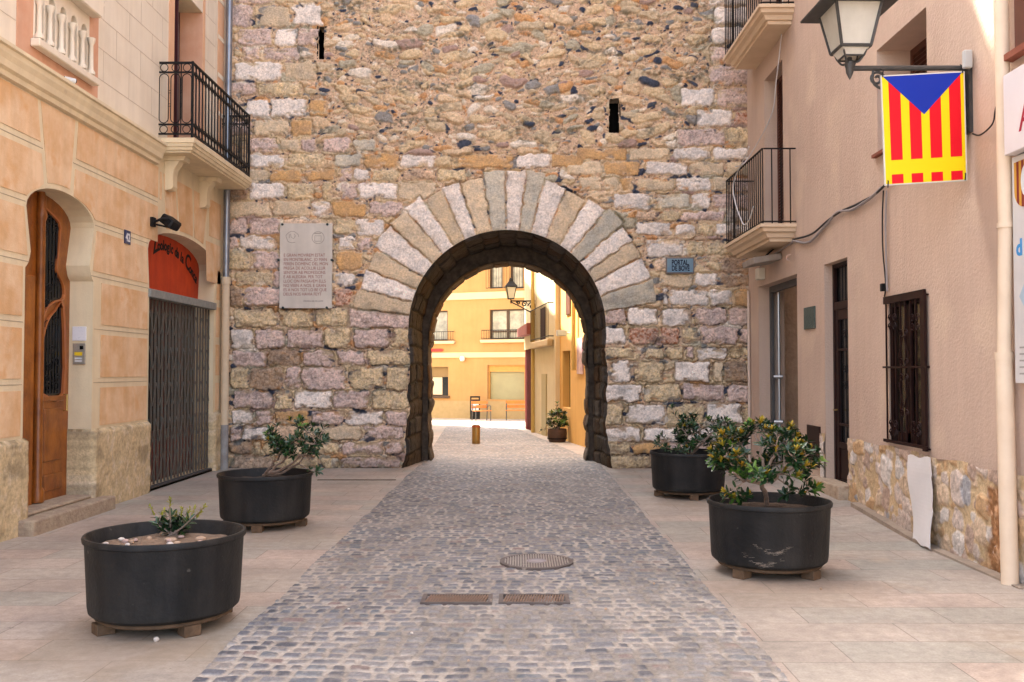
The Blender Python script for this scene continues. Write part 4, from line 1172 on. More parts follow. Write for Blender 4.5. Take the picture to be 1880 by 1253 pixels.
# ------------------------------------------------------------------ right house
M_PINK = mat('pink_render', (.63, .46, .355), (.575, .41, .315), nscale=.9, bump=.35, bscale=38, streak=.07, rough=.88, spots=(.64, .475, .355), spot_scale=1.3, spot_lo=.55)
M_TRIM = mat('peach_trim', (.74, .56, .39), (.68, .50, .33), nscale=3, bump=.1, bscale=50, rough=.8)
M_BROWN = mat('brown_paint', (.016, .0045, .004), (.026, .007, .005), nscale=6, rough=.5, spec=.22, streak=.2)
M_SHUT = mat('brown_slats', (.13, .045, .025), (.09, .03, .02), nscale=4, rough=.5)
frR = frX(XR, -1)
def Rr(px, py, X=XR):
    p = atX(px, py, X); return (p.y, p.z)
def avg(*v): return sum(v)/len(v)
rh = thing('pink_house', (XR, 10, 0), 'salmon rendered house with two small iron balconies and rubble plinth right of the tower', 'house')
gaY0 = Rr(1464, 600)[0]; gaY1 = Rr(1393, 600)[0]; gaZ = avg(Rr(1464, 498)[1], Rr(1393, 531)[1])
dbY0 = Rr(1557, 600)[0]; dbY1 = Rr(1514, 600)[0]; dbZ = avg(Rr(1557, 471)[1], Rr(1514, 487)[1])
wcY0 = Rr(1704, 680)[0]; wcY1 = Rr(1631, 680)[0]; wcZ0 = avg(Rr(1704, 824)[1], Rr(1633, 812)[1]); wcZ1 = avg(Rr(1703, 536)[1], Rr(1630, 549)[1])
b1Y0 = Rr(1438, 300)[0]; b1Y1 = Rr(1404, 300)[0]; b1Z = avg(Rr(1438, 108)[1], Rr(1405, 145)[1])
wfY0 = Rr(1701, 60)[0]; wfY1 = Rr(1610, 150)[0]; wfZ1 = avg(Rr(1701, 11)[1], Rr(1610, 94)[1]); wfZ0 = Rr(1606, 287)[1]
slabZ = avg(Rr(1456, 414)[1], Rr(1456, 414)[1])
def rr4(y0, y1, z0, z1): return [(y0, z0), (y0, z1), (y1, z1), (y1, z0)]
hbY0 = Rr(1507, 800)[0]; hbY1 = Rr(1484, 800)[0]; hbZ0 = Rr(1507, 860)[1]; hbZ1 = Rr(1507, 784)[1]
YN = 6.93   # where the neighbouring house begins
holesR = [rr4(gaY0, gaY1, -.1, gaZ), rr4(dbY0, dbY1, .16, dbZ), rr4(wcY0+.02, wcY1-.02, wcZ0, wcZ1), rr4(b1Y0, b1Y1, slabZ, b1Z), rr4(wfY0, wfY1, wfZ0, wfZ1), rr4(hbY0, hbY1, hbZ0, hbZ1)]
# upper-storey openings (above the frame)
ups = [(b1Y0, b1Y1, slabZ+3.05, b1Z+3.05), (wfY0, wfY1, wfZ0+3.05, wfZ1+3.05)]
holesR += [rr4(*u) for u in ups]
# ground-floor openings start below the wall: rebuild the outline around the garage doorway
outl = [(YN, -.3), (gaY0, -.3), (gaY0, gaZ), (gaY1, gaZ), (gaY1, -.3), (YT+.02, -.3), (YT+.02, 12.2), (YN, 12.2)]
MB().prism(outl, frR, -.40, 0, holesR[1:]).build('wall', M_PINK, rh)
MB().box(XR+.9, XR+7, YN, YT+.01, -.3, 12.1).box(XR+.41, XR+.9, YN, YT+.01, 12.0, 12.19).build('wall_back', M_PINK, rh)
# eaves and tiled roof edge
ro = MB().box(XR-.35, XR+7, YN, YT+.01, 12.21, 12.35)
for i in range(40): ro.tube([(XR-.42, YN+.12+i*.208, 12.36), (XR+7, YN+.12+i*.208, 13.6)], .09, 8)
ro.build('roof', mat('roof_tile', (.40, .17, .09), (.50, .26, .15), nscale=5), rh)
# dark interiors
it = MB()
it.box(XR+.85, XR+.88, gaY0-.3, gaY1+.3, -.2, gaZ+.3)
it.build('interior', mat('interior_dark', (.018, .012, .009)), rh)
# garage doorway
gx = XR+.17
gar = MB().box(gx, gx+.05, gaY1-.09, gaY1, .0, gaZ).box(gx, gx+.05, gaY0, gaY0+.06, 0, gaZ).box(gx, gx+.05, gaY0+.06, gaY1-.09, gaZ-.10, gaZ).build('doorway_frame', mat('grey_frame', (.075, .07, .07), (.10, .095, .09), nscale=5, rough=.5), rh, bevel=.004)
MB().box(gx+.60, gx+.64, gaY0-.2, gaY1-.05, 0, gaZ-.15).build('inner_panel', mat('inner_brown', (.13, .082, .05), (.09, .056, .034), nscale=2, rough=.6, streak=.3), rh)
MB().tube([(gx+.10, gaY1-.16, .05), (gx+.10, gaY1-.16, gaZ-.1)], .022, 8).tube([(gx+.14, gaY1-.22, 1.5), (gx+.02, gaY1-.16, 1.5)], .03, 8).tube([(gx+.14, gaY1-.22, .8), (gx+.02, gaY1-.16, .8)], .035, 8).build('shutter_rail', mat('galvanised', (.40, .41, .42), rough=.35, metal=.8), gar)
MB().box(gx+.05, gx+.62, gaY0, gaY0+.04, 0, gaZ).build('door_leaf', mat('dark_leaf', (.014, .010, .009), rough=.6, spec=.2), gar)
# door B
dx = XR+.13
db = MB().box(dx+.01, dx+.05, dbY0, dbY1, .16, dbZ).build('door', M_GLASSD, rh)
fr_ = MB(); zb = avg(Rr(1545, 563, dx)[1], Rr(1545, 563, dx)[1])
wd = dbY1-dbY0
zt2 = zb+.06; zb2 = zb-.04
for (a, b, c, d) in ((dbY0, dbY0+.06, .16, dbZ), (dbY1-.06, dbY1, .16, dbZ), (dbY0+.06, dbY1-.06, dbZ-.05, dbZ), (dbY0+.06, dbY1-.06, zb2, zt2)):
    fr_.box(dx-.03, dx+.009, a, b, c, d)
fr_.build('door_frame', M_BROWN, db, bevel=.005)
lf = MB(); zp = Rr(1545, 815, dx)[1]
for (a, b, c, d) in ((dbY0+.06, dbY0+.15, .17, zb2), (dbY1-.15, dbY1-.06, .17, zb2), (dbY0+.15, dbY1-.15, zb2-.12, zb2), (dbY0+.15, dbY1-.15, zp-.05, zp+.02), (dbY0+.15, dbY1-.15, .17, .28), (dbY0+.15, dbY1-.15, zp+.22, zp+.25), (dbY0+.15, dbY1-.15, zb2-.50, zb2-.47)):
    lf.box(dx-.018, dx+.012, a, b, c, d)
lf.build('door_leaf', M_BROWN, db, bevel=.004)
MB().box(dx-.004, dx+.012, dbY0+.15, dbY1-.15, .28, zp-.05).build('door_panel', M_BROWN, db, bevel=.02)
gr = MB()
for k in range(5):
    y = dbY0+.2+(wd-.4)*k/4
    gr.tube([(dx-.006, y, zp+.02), (dx-.006, y, zb2-.12)], .006, 5); gr.tube([(dx-.006, y, zt2), (dx-.006, y, dbZ-.05)], .006, 5)
def scr(mb, X, y, z, r, s=1, turns=1.3, rr=.006):
    pts = [(X, y+s*r*(1-.75*q/20)*math.cos(q/20*turns*6.283), z+r*(1-.75*q/20)*math.sin(q/20*turns*6.283)) for q in range(21)]
    mb.tube(pts, rr, 5)
for zz in (zb2-.3, zp+.9, zp+.7):
    for s in (-1, 1): scr(gr, dx-.008, (dbY0+dbY1)/2+s*.07, zz, .06, s)
gr.build('grille', M_IRON, db)
MB().tube([(dx-.02, dbY1-.11, 1.12), (dx-.07, dbY1-.11, 1.12), (dx-.07, dbY1-.20, 1.12)], .01, 6).build('handle', mat('brass', (.4, .28, .1)), db)
# window with iron grille
wx = XR+.03
wn = MB().box(wx+.02, wx+.04, wcY0, wcY1, wcZ0, wcZ1).build('window', mat('brown_glass', (.014, .010, .008), (.03, .022, .015), nscale=3, rough=.2, spec=.4), rh)
f_ = MB(); ym = (wcY0+wcY1)/2
for (a, b, c, d) in ((wcY0+.02, wcY0+.09, wcZ0, wcZ1), (wcY1-.09, wcY1-.02, wcZ0, wcZ1), (ym-.05, ym+.05, wcZ0, wcZ1), (wcY0+.09, wcY1-.09, wcZ1-.09, wcZ1), (wcY0+.09, wcY1-.09, wcZ0, wcZ0+.12)):
    f_.box(wx-.02, wx+.015, a, b, c, d)
f_.build('window_frame', M_BROWN, wn, bevel=.004)
g_r = MB(); gX = XR-.028
y0, y1, z0, z1 = wcY0-.03, wcY1+.0, wcZ0-.02, wcZ1+.02
hgt = z1-z0
g_r.box(gX-.018, gX+.006, y0, y1, z1-.075, z1); g_r.box(gX-.018, gX+.008, y0, y0+.07, z0, z1-.075)
for k in range(8):
    y = y0+.10+(y1-y0-.13)*k/7
    g_r.box(gX-.007, gX+.007, y-.008, y+.008, z0+.02, z1-.07)
zm = z0+hgt*.52
g_r.box(gX-.020, gX-.008, y0-.03, y1+.03, zm-.010, zm+.010); g_r.box(gX-.022, gX-.004, y0-.03, y1+.03, z0+.02, z0+.05)
for (yy, zz) in ((y0, z0+.02), (y1, z0+.02), (y0, z1-.05), (y1, z1-.05), (y0, zm), (y1, zm)): g_r.tube([(gX, yy, zz), (XR+.05, yy, zz)], .01, 6)
Wd = y1-y0
for (fy, fz) in ((.22, .83), (.22, .77), (.78, .85), (.78, .79), (.5, .74), (.5, .55), (.5, .45), (.5, .22), (.22, .15), (.22, .10), (.78, .14), (.78, .08)):
    for s in (-1, 1): scr(g_r, gX-.012, y0+Wd*fy+s*.055, z0+hgt*fz, .045, s)
for s in (-1, 1):
    g_r.tube([(gX-.012, y0+Wd*.5+s*.01, z0+hgt*.72), (gX-.012, y0+Wd*.5+s*.12, z0+hgt*.58)], .007, 5)
    g_r.tube([(gX-.012, y0+Wd*.5+s*.12, z0+hgt*.42), (gX-.012, y0+Wd*.5+s*.01, z0+hgt*.26)], .007, 5)
g_r.build('window_grille', M_BROWN, rh)
# balcony doors and upper windows with slatted shutters
def shutter(y0, y1, z0, z1, X, parent):
    s = MB().box(X+.02, X+.05, y0, y1, z0, z1).build('shutter', M_SHUT, parent)
    m = MB(); z = z0+.03
    while z < z1-.03:
        m.obox((X+.008, (y0+y1)/2, z), (0, (y1-y0)/2-.05, 0), (.012, 0, .016), (.002, 0, -.0015)); z += .048
    for (a, b) in ((y0, y0+.055), (y1-.055, y1), ((y0+y1)/2-.03, (y0+y1)/2+.03)): m.box(X-.006, X+.0195, a, b, z0, z1)
    m.box(X-.006, X+.0195, y0+.056, y1-.056, z1-.07, z1)
    m.build('slats', M_SHUT, s)
for k in (0, 1):
    dz_ = 3.05*k
    shutter(b1Y0, b1Y1, slabZ+dz_, b1Z+dz_, XR+.20, rh)
    shutter(wfY0, wfY1, wfZ0+dz_, wfZ1+dz_, XR+.36, rh)
    MB().box(XR-.05, XR+.36, wfY0-.05, wfY1+.05, wfZ0+dz_-.035, wfZ0+dz_-.001).build('window_sill', mat('terracotta_sill', (.22, .06, .035), (.28, .09, .05), nscale=9), rh)
# balconies
Xbo = 3.29
def balcony_right(z):
    yn = b1Y0-.62; yf = YT-.43
    rings = [(.16, -.225), (.16, -.18), (.12, -.175), (.10, -.12), (.045, -.10), (.035, -.05), (0, -.045), (0, 0)]
    vs_ = []; fs_ = []
    for (o_, zz) in rings:
        vs_ += [(XR+.05, yn+o_, z+zz), (Xbo+o_, yn+o_, z+zz), (Xbo+o_, yf-o_, z+zz), (XR+.05, yf-o_, z+zz)]
    for i in range(len(rings)-1):
        for j in range(4): fs_.append((i*4+j, i*4+(j+1) % 4, (i+1)*4+(j+1) % 4, (i+1)*4+j))
    fs_.append((3, 2, 1, 0)); fs_.append(tuple(len(vs_)-4+j for j in range(4)))
    MB().add(vs_, fs_).build('balcony_slab', M_TRIM, rh)
    rl = MB(); xo = Xbo+.04; a = yn+.03; b = yf-.03; zt = z+1.03
    for z_ in (z+.03, zt): rl.box(xo-.012, xo+.012, a, b, z_-.008, z_+.008).box(xo+.013, XR, a-.012, a+.012, z_-.008, z_+.008).box(xo+.013, XR, b-.012, b+.012, z_-.008, z_+.008)
    nn = 19
    for i in range(nn+1): y = a+(b-a)*i/nn; rl.box(xo-.007, xo+.007, y-.007, y+.007, z+.0, zt)
    for i in range(1, 4): x = xo+(XR-xo)*i/3.6; rl.box(x-.007, x+.007, a-.007, a+.007, z+.0, zt); rl.box(x-.007, x+.007, b-.007, b+.007, z, zt)
    rl.build('balcony_railing', mat('brown_iron', (.009, .006, .005), rough=.55, spec=.2), rh)
balcony_right(slabZ); balcony_right(slabZ+3.02)
# vent hatch
MB().box(XR-.02, XR+.05, hbY0, hbY1, hbZ0, hbZ1).build('vent_hatch', M_BROWN, rh)
# rubble plinth relief (under the render)
def rubble_wall(name, y0, y1, zf, X, s, parent, k=0):
    st = .011
    ys_ = np.arange(y0, y1, st); zs_ = np.arange(-.05, 1.0, st)
    Yg, Zg = np.meshgrid(ys_, zs_)
    top = zf(Yg)
    xr = Yg*100+(fbm(Yg*4, Zg*4, 1+k, 3)-.5)*16; zr = Zg*100+(fbm(Yg*4+8, Zg*4, 2+k, 3)-.5)*16
    e1, i1, j1 = rubble_field(xr, zr, 25, 23, .92, 1+k, .62, 1.05, 3.6)
    e2, i2, j2 = rubble_field(xr+7, zr+4, 13, 12, .6, 4+k, .5, 1.1, 3.0)
    big = sstep(0, .14, e1); med = sstep(0, .2, e2)*(1-big)
    T = [(2, (.60, .48, .40)), (2.2, (.60, .44, .30)), (1.2, (.54, .34, .18)), (1.2, (.66, .58, .51)), (1, (.48, .34, .26)), (.3, (.40, .38, .38))]
    n1 = fbm(Yg*26, Zg*26, 3, 4); n2 = fbm(Yg*7, Zg*7, 5, 4)
    c1 = pick(i1, T)*(.62+.75*n1)[..., None]; c2 = pick(i2, T)*(.62+.7*n1)[..., None]
    mo = np.array((.60, .43, .25))*(.78+.4*n2)[..., None]
    C = mo*(1-big-med)[..., None]+c1*big[..., None]+c2*med[..., None]
    # bare brown patch close to the pipe
    br = sstep(.0, .06, .22-np.abs(Yg-7.42)+(fbm(Yg*6, Zg*3, 6, 4)-.5)*.25)*sstep(.0, .05, .70-Zg)
    bc = np.array((.33, .155, .065))*(.5+1.0*fbm(Yg*30, Zg*18, 2, 4))[..., None]
    bc = bc+np.array((.25, .18, .12))*sstep(.60, .66, fbm(Yg*24, Zg*14, 7, 3))[..., None]
    C = C*(1-br)[..., None]+bc*br[..., None]
    H = big*(.006+.018*j1)*sstep(0, .4, e1)**.5+med*.008+(n1-.5)*.012
    H = H*(1-br)+br*((n1-.5)*.03-.004)
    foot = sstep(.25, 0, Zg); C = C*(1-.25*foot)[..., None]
    P = np.stack([X+s*H, Yg, np.minimum(Zg, top)], -1)
    m = (Zg < top+st)
    m = m[:-1, :-1] & m[1:, 1:]
    return grid_mesh(name, P, C, vcol_mat('plinth_rubble', bump=.6, bscale=50, nmul=.18), parent, m, flip=(s > 0))
def ztop(y):
    a = avg(Rr(1640, 820)[1], Rr(1700, 836)[1]); b = Rr(1850, 868)[1]
    return a+(fbm(y*3, y*0+4, 2, 3)-.5)*.05+np.where(y < 8.6, (b-a)*.5, 0)
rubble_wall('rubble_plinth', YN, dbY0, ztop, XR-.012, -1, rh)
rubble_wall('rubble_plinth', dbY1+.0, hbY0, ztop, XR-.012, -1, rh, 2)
# door step and footing
MB().box(XR-.13, XR+.10, dbY0+.01, dbY1+.42, -.05, gz(XR, 11)+.15).build('door_step', mat('grey_step', (.52, .40, .28), (.40, .29, .20), nscale=8, bump=.8, bscale=30, spots=(.30, .20, .13), spot_scale=9, spot_lo=.55), rh, bevel=.02, seg=2)
ft = MB()
ft.prism([(YN, -.1), (YN, .012), (8.6, gz(XR, 8.6)+.02), (dbY0-.36, gz(XR, dbY0)+.03), (dbY0-.36, -.1)], frR, .012, .12)
ft.build('footing', mat('footing', (.36, .28, .21), (.27, .21, .16), nscale=7, bump=.5, bscale=30), rh)
# rain pipe
pp0 = atX(1857, 1075, XR-.09); pp1 = atX(1838, 60, XR-.09)
yA, yB = avg(pp0.y, pp0.y-.03), pp1.y
rp = [(XR-.10, pp0.y, .0), (XR-.10, pp0.y+.02, .9), (XR-.085, pp0.y+.06, 1.7), (XR-.085, (pp0.y+pp1.y)/2, 2.7), (XR-.085, pp1.y, 4.3), (XR-.085, pp1.y+.1, 12.2)]
M_PIPE = mat('cream_pipe', (.80, .63, .46), (.74, .57, .41), nscale=5, rough=.5)
MB().tube(rp[:3], .062, 16).build('rain_pipe', M_PIPE, rh, smooth=True)
MB().tube(rp[2:], .052, 16).lathe([(.054, 1.68), (.066, 1.68), (.066, 1.74), (.054, 1.74)], (rp[2][0], rp[2][1], 0), 16, True).lathe([(.053, 2.68), (.06, 2.68), (.06, 2.72), (.053, 2.72)], (rp[3][0], rp[3][1], 0), 16, True).build('rain_pipe', M_PIPE, rh, smooth=True)
# neighbouring house: continues towards and past the camera
nb = thing('neighbour_house', (XR, 0, 0), 'pale peach house at the right edge carrying two white shop signs', 'house')
M_NB = mat('peach_render', (.76, .60, .46), (.70, .54, .40), nscale=2, bump=.15, bscale=50, streak=.08)
MB().box(XR-.02, XR+6.5, 1.5, YN-.004, -.3, 9.5).build('wall', M_NB, nb)
MB().box(XR-.4, XR+6.6, 1.4, YN-.01, 9.501, 9.7).build('roof', MATS['roof_tile'], nb)
q = atX(1868, 95, XR-.02)
MB().box(XR-.10, XR-.021, q.y-1.3, q.y+.07, q.z-.06, q.z-.01).build('window_sill', MATS['terracotta_sill'], nb)
w_ = MB().box(XR-.05, XR-.021, q.y-1.2, q.y-.02, q.z+.0, q.z+1.4).build('window', M_SHUT, nb)
for yy in (2.4, 4.2):
    for zz in (1.0, 4.2, 7.0):
        wv = MB().box(XR-.06, XR-.021, yy-.5, yy+.5, zz, zz+1.3).build('window', M_TRIM, nb)
        MB().box(XR-.07, XR-.061, yy-.42, yy+.42, zz+.08, zz+1.22).build('pane', M_GLASSD, wv)
# sign box (upper) and poster sign (lower) on the neighbour
Xs = XR-.14
s0 = atX(1841, 140, Xs); s1 = atX(1841, 288, Xs)
sb = thing('shop_sign_box', (XR, s0.y-.6, s1.z), 'large white sign box with a dark red letter at the right edge', 'sign')
MB().box(Xs, XR-.021, s0.y-1.6, s0.y, s1.z+.0, s0.z).build('box', mat('sign_white', (.72, .66, .66), (.68, .62, .62), nscale=3, rough=.35), sb, bevel=.006)
la = atX(1876, 240, Xs)
text_mesh('A', .30, 'lettering', mat('crimson_letter', (.35, .01, .03)), sb, basis((Xs-.001, la.y+.04, la.z), (0, -1, 0), (0, 0, 1), (-1, 0, 0)), .001, 1.0, 'LEFT')
Xs2 = XR-.07
s0 = atX(1853, 292, Xs2); s1 = atX(1868, 704, Xs2)
ps = thing('poster_sign', (XR, s0.y-.6, s1.z), 'tall white wall sign with a striped crest and blue letter below the sign box', 'sign')
yq = avg(s0.y, s1.y)
MB().box(Xs2, XR-.021, yq-1.2, yq, s1.z, s0.z).build('board', mat('sign_white2', (.70, .66, .64), (.63, .60, .58), nscale=4, rough=.4, streak=.08), ps, bevel=.005)
c0 = atX(1862, 300, Xs2); c1 = atX(1880, 380, Xs2)
def shield(y0, w, z0, h, X, m, name, sx0=0, sx1=1):
    pts = []
    n = 12
    top = [(y0-w*sx0, z0), (y0-w*sx1, z0)]
    bot = [(y0-w*f, z0-h*(.62+.38*math.sqrt(max(0, 1-(2*f-1)**2)))) for f in np.linspace(sx1, sx0, n)]
    return MB().prism(top+bot, frX(Xs2, -1), .001, .003).build(name, m, ps)
wS = (c0.y-c1.y)*2.4; hS = c0.z-c1.z
for i in range(9):
    shield(c0.y, wS, c0.z, hS, Xs2, mat('crest_red', (.22, .03, .02)) if i % 2 else mat('crest_gold', (.60, .30, .04)), 'crest_stripe', i/9, (i+1)/9)
cw_ = c0.y-wS*.55
MB().prism([(cw_+.07*math.cos(a)*1.0, c0.z-hS*.45+.12*math.sin(a)) for a in np.linspace(0, 6.2, 16)], frX(Xs2, -1), .0032, .005).build('crest_emblem', mat('white_enamel', (.7, .7, .7)), ps)
d0 = atX(1866, 470, Xs2)
text_mesh('d', .17, 'lettering', mat('sky_letter', (.06, .28, .60)), ps, basis((Xs2-.001, d0.y, d0.z), (0, -1, 0), (0, 0, 1), (-1, 0, 0)), .001, 1.0, 'LEFT', .006)
d1 = atX(1872, 545, Xs2)
MB().prism([(d1.y, d1.z), (d1.y-.12, d1.z+.16), (d1.y-.25, d1.z+.1), (d1.y-.3, d1.z-.08), (d1.y-.1, d1.z-.12)], frX(Xs2, -1), .001, .003).build('blue_patch', mat('pale_blue', (.40, .50, .58)), ps)
for k in range(5):
    q = atX(1871, 640+12*k, Xs2)
    MB().box(Xs2-.002, Xs2-.0005, q.y-.25+.03*(k % 2), q.y-.01, q.z, q.z+.012).build('small_print', mat('print_grey', (.35, .32, .30)), ps)

# ------------------------------------------------------------------ things on the right facade
p0 = Rr(1478, 566); p1 = Rr(1498, 600)
pq = MB().box(XR-.02, XR-.002, p1[0], p0[0], p1[1]-.02, p0[1]).build('wall_plaque', mat('patina_plate', (.045, .07, .062), (.08, .11, .095), nscale=25, rough=.45, bump=.5, bscale=60), None, bevel=.004)
tag(pq, 'small dark green patinated metal plaque between the two right doorways', 'plaque')
# white leaning board with bent edge
bl0 = Rr(1661, 836, XR-.08); bl1 = Rr(1705, 842, XR-.08); bb0 = Rr(1663, 985, XR-.2); bb1 = Rr(1697, 1000, XR-.2)
nz_, ny_ = 22, 8
vs_ = []; fs_ = []
for th in (0, .004):
    for i in range(nz_+1):
        t = i/nz_
        for j in range(ny_+1):
            u = j/ny_
            yl = bl0[0]*(1-t)+bb0[0]*t+.008*math.sin(t*7); yr = bl1[0]*(1-t)+bb1[0]*t+.012*math.sin(t*9+1)+(.03 if .2 < t < .55 else 0)
            zt_ = bl0[1]*(1-u)+bl1[1]*u; zb_ = gz(XR, 9)+.03-.03*u
            vs_.append((XR-.045-.09*t-.014*math.sin(t*6+u*2)-th, yl*(1-u)+yr*u, zt_*(1-t)+zb_*t+.012*math.sin(u*9)*(1 if i in (0, nz_) else 0)))
N1 = (nz_+1)*(ny_+1)
for i in range(nz_):
    for j in range(ny_):
        a = i*(ny_+1)+j
        fs_.append((a, a+1, a+ny_+2, a+ny_+1)); fs_.append((N1+a, N1+a+ny_+1, N1+a+ny_+2, N1+a+1))
for i in range(nz_):
    for a in (i*(ny_+1), i*(ny_+1)+ny_): fs_.append((a, a+ny_+1, N1+a+ny_+1, N1+a))
for j in range(ny_):
    for a in (j, nz_*(ny_+1)+j): fs_.append((a, a+1, N1+a+1, N1+a))
wb = MB().add(vs_, fs_).build('leaning_board', mat('white_board', (.74, .69, .66), (.68, .63, .60), nscale=3, rough=.55, spots=(.18, .10, .07), spot_scale=9, spot_lo=.72), None)
tag(wb, 'warped white board with chipped edges leaning on the rubble plinth under the grille window', 'board')
# awning-like canopy lamp and meter under the balcony
c0 = Rr(1400, 482, 3.62); cx_ = 3.6
cy_ = atX(1402, 482, 3.6)
cn = thing('wall_canopy_lamp', (XR, cy_.y, cy_.z), 'flat grey canopy lamp hanging under the lower right balcony', 'lamp')
MB().obox((XR-.21, cy_.y, cy_.z+.02), (.20, 0, .035), (0, .34, 0), (-.006, 0, .045)).build('hood', mat('canopy_grey', (.36, .30, .25), (.28, .23, .19), nscale=8, rough=.6), cn, bevel=.008)
MB().tube([(XR-.2, cy_.y-.1, cy_.z+.06), (XR-.02, cy_.y-.1, cy_.z+.22)], .015, 6).build('strut', M_IRON, cn)
mb_ = atX(1397, 503, XR-.05)
mo_ = MB().box(XR-.11, XR-.002, mb_.y-.07, mb_.y+.12, mb_.z-.09, mb_.z+.09).build('junction_box', mat('ivory_box', (.72, .68, .58), rough=.4), None, bevel=.01)
tag(mo_, 'small ivory box on the wall under the canopy lamp beside the open doorway', 'box')
# cables
def cable(pts, r, m, label, name='cable', grp=None):
    sm = curve_pts(pts, 6)
    o = MB().tube(sm, r, 6).build(name, m, None, smooth=True); tag(o, label, 'cable', grp); return o
M_CBL = mat('black_cable', (.02, .018, .018), rough=.5); M_CGR = mat('grey_cable', (.33, .29, .28), rough=.6); M_CWH = mat('white_cable', (.62, .58, .56), rough=.5)
def wl(px, py, o=.03): return tuple(atX(px, py, XR-o))
cable([wl(*q) for q in ((1456, 440), (1490, 430), (1520, 405), (1545, 388), (1580, 372), (1620, 345), (1700, 250))], .013, M_CBL, 'black cable sagging along the salmon wall from balcony up to the flag')
cable([wl(*q) for q in ((1456, 442), (1485, 445), (1515, 415), (1538, 390), (1565, 385), (1600, 362), (1618, 345))], .016, M_CGR, 'grey cable looping beneath the black one on the salmon wall')
cable([wl(*q) for q in ((1622, 350), (1620, 400), (1621, 460), (1626, 520), (1624, 545))], .008, M_CBL, 'thin black cable dropping to the grille window corner')
cable([wl(*q) for q in ((1628, 350), (1626, 400), (1627, 480), (1629, 535))], .010, M_CGR, 'grey cable running straight down beside the thin black one')
cable([wl(*q) for q in ((1786, 246), (1800, 248), (1822, 228), (1828, 200), (1838, 172), (1846, 168))], .007, M_CBL, 'short black wire curving from the lamp bracket to the sign box')
cable([tuple(atX(px, py, 3.26)) for px, py in ((1375, 270), (1362, 300), (1350, 325), (1346, 350), (1352, 380), (1360, 402), (1366, 413), (1375, 405), (1383, 380))]+[], .009, M_CWH, 'loose white cable looping over the lower balcony railing')
cable([wl(*q) for q in ((1437, 0), (1435, 60), (1425, 150), (1415, 215))]+[(XR-.2, 14.6, 4.9), (3.30, 14.2, 4.70)], .008, M_CWH, 'thin white cable hanging down from the upper balcony')
cable([wl(*q) for q in ((1456, 444), (1430, 462), (1405, 478), (1396, 490))], .012, M_CGR, 'grey cable running under the balcony slab to the canopy lamp')
cx0 = Rr(1626, 528)
tag(MB().box(XR-.05, XR-.002, cx0[0]-.03, cx0[0]+.03, cx0[1]-.04, cx0[1]+.04).build('cable_box', M_IRON, None, bevel=.006), 'small black cable box above the grille window corner', 'box')
# street lantern on its bracket ---------------------------------
YB = 7.8
def aB(px, py): return atY(px, py, YB)
ln_ = thing('wall_lantern', (XR, YB, 4.0), 'large old street lantern with frosted panes on an iron bracket over the flag', 'street lamp')
M_LI = mat('lantern_iron', (.035, .034, .032), (.055, .052, .05), nscale=12, rough=.5, spec=.5)
j = aB(1560, 128); e = aB(1788, 128)
jx, jz = j.x, j.z+.01
MB().tube([(jx, YB, jz-.0), (XR, YB, jz-.0)], .022, 10).box(XR-.03, XR-.002, YB-.05, YB+.05, jz-.55, jz+.05).build('bracket', M_LI, ln_)
sc_m = MB()
def scz(x, z, r, s=1, turns=1.3, rr=.012):
    sc_m.tube([(x+s*r*(1-.75*q/20)*math.cos(q/20*turns*6.283), YB, z+r*(1-.75*q/20)*math.sin(q/20*turns*6.283)) for q in range(21)], rr, 6)
scz(aB(1610, 150).x, jz-.09, .065, 1, 1.4); 
sc_m.tube(curve_pts([(aB(1603, 140).x, YB, jz-.02), (aB(1612, 160).x, YB, jz-.16), (XR-.35, YB, jz-.28), (XR-.03, YB, jz-.50)], 6), .012, 6)
scz(XR-.16, jz-.16, .10, -1, 1.5); scz(XR-.42, jz-.12, .07, 1, 1.5)
sc_m.build('scrollwork', M_LI, ln_)
MB().lathe([(0, -.10), (.012, -.08), (.03, -.04), (.034, 0), (.04, .02), (.04, .05), (.02, .07), (.02, .09), (0, .09)], (jx, YB, jz), 14).build('finial', M_LI, ln_, smooth=True)
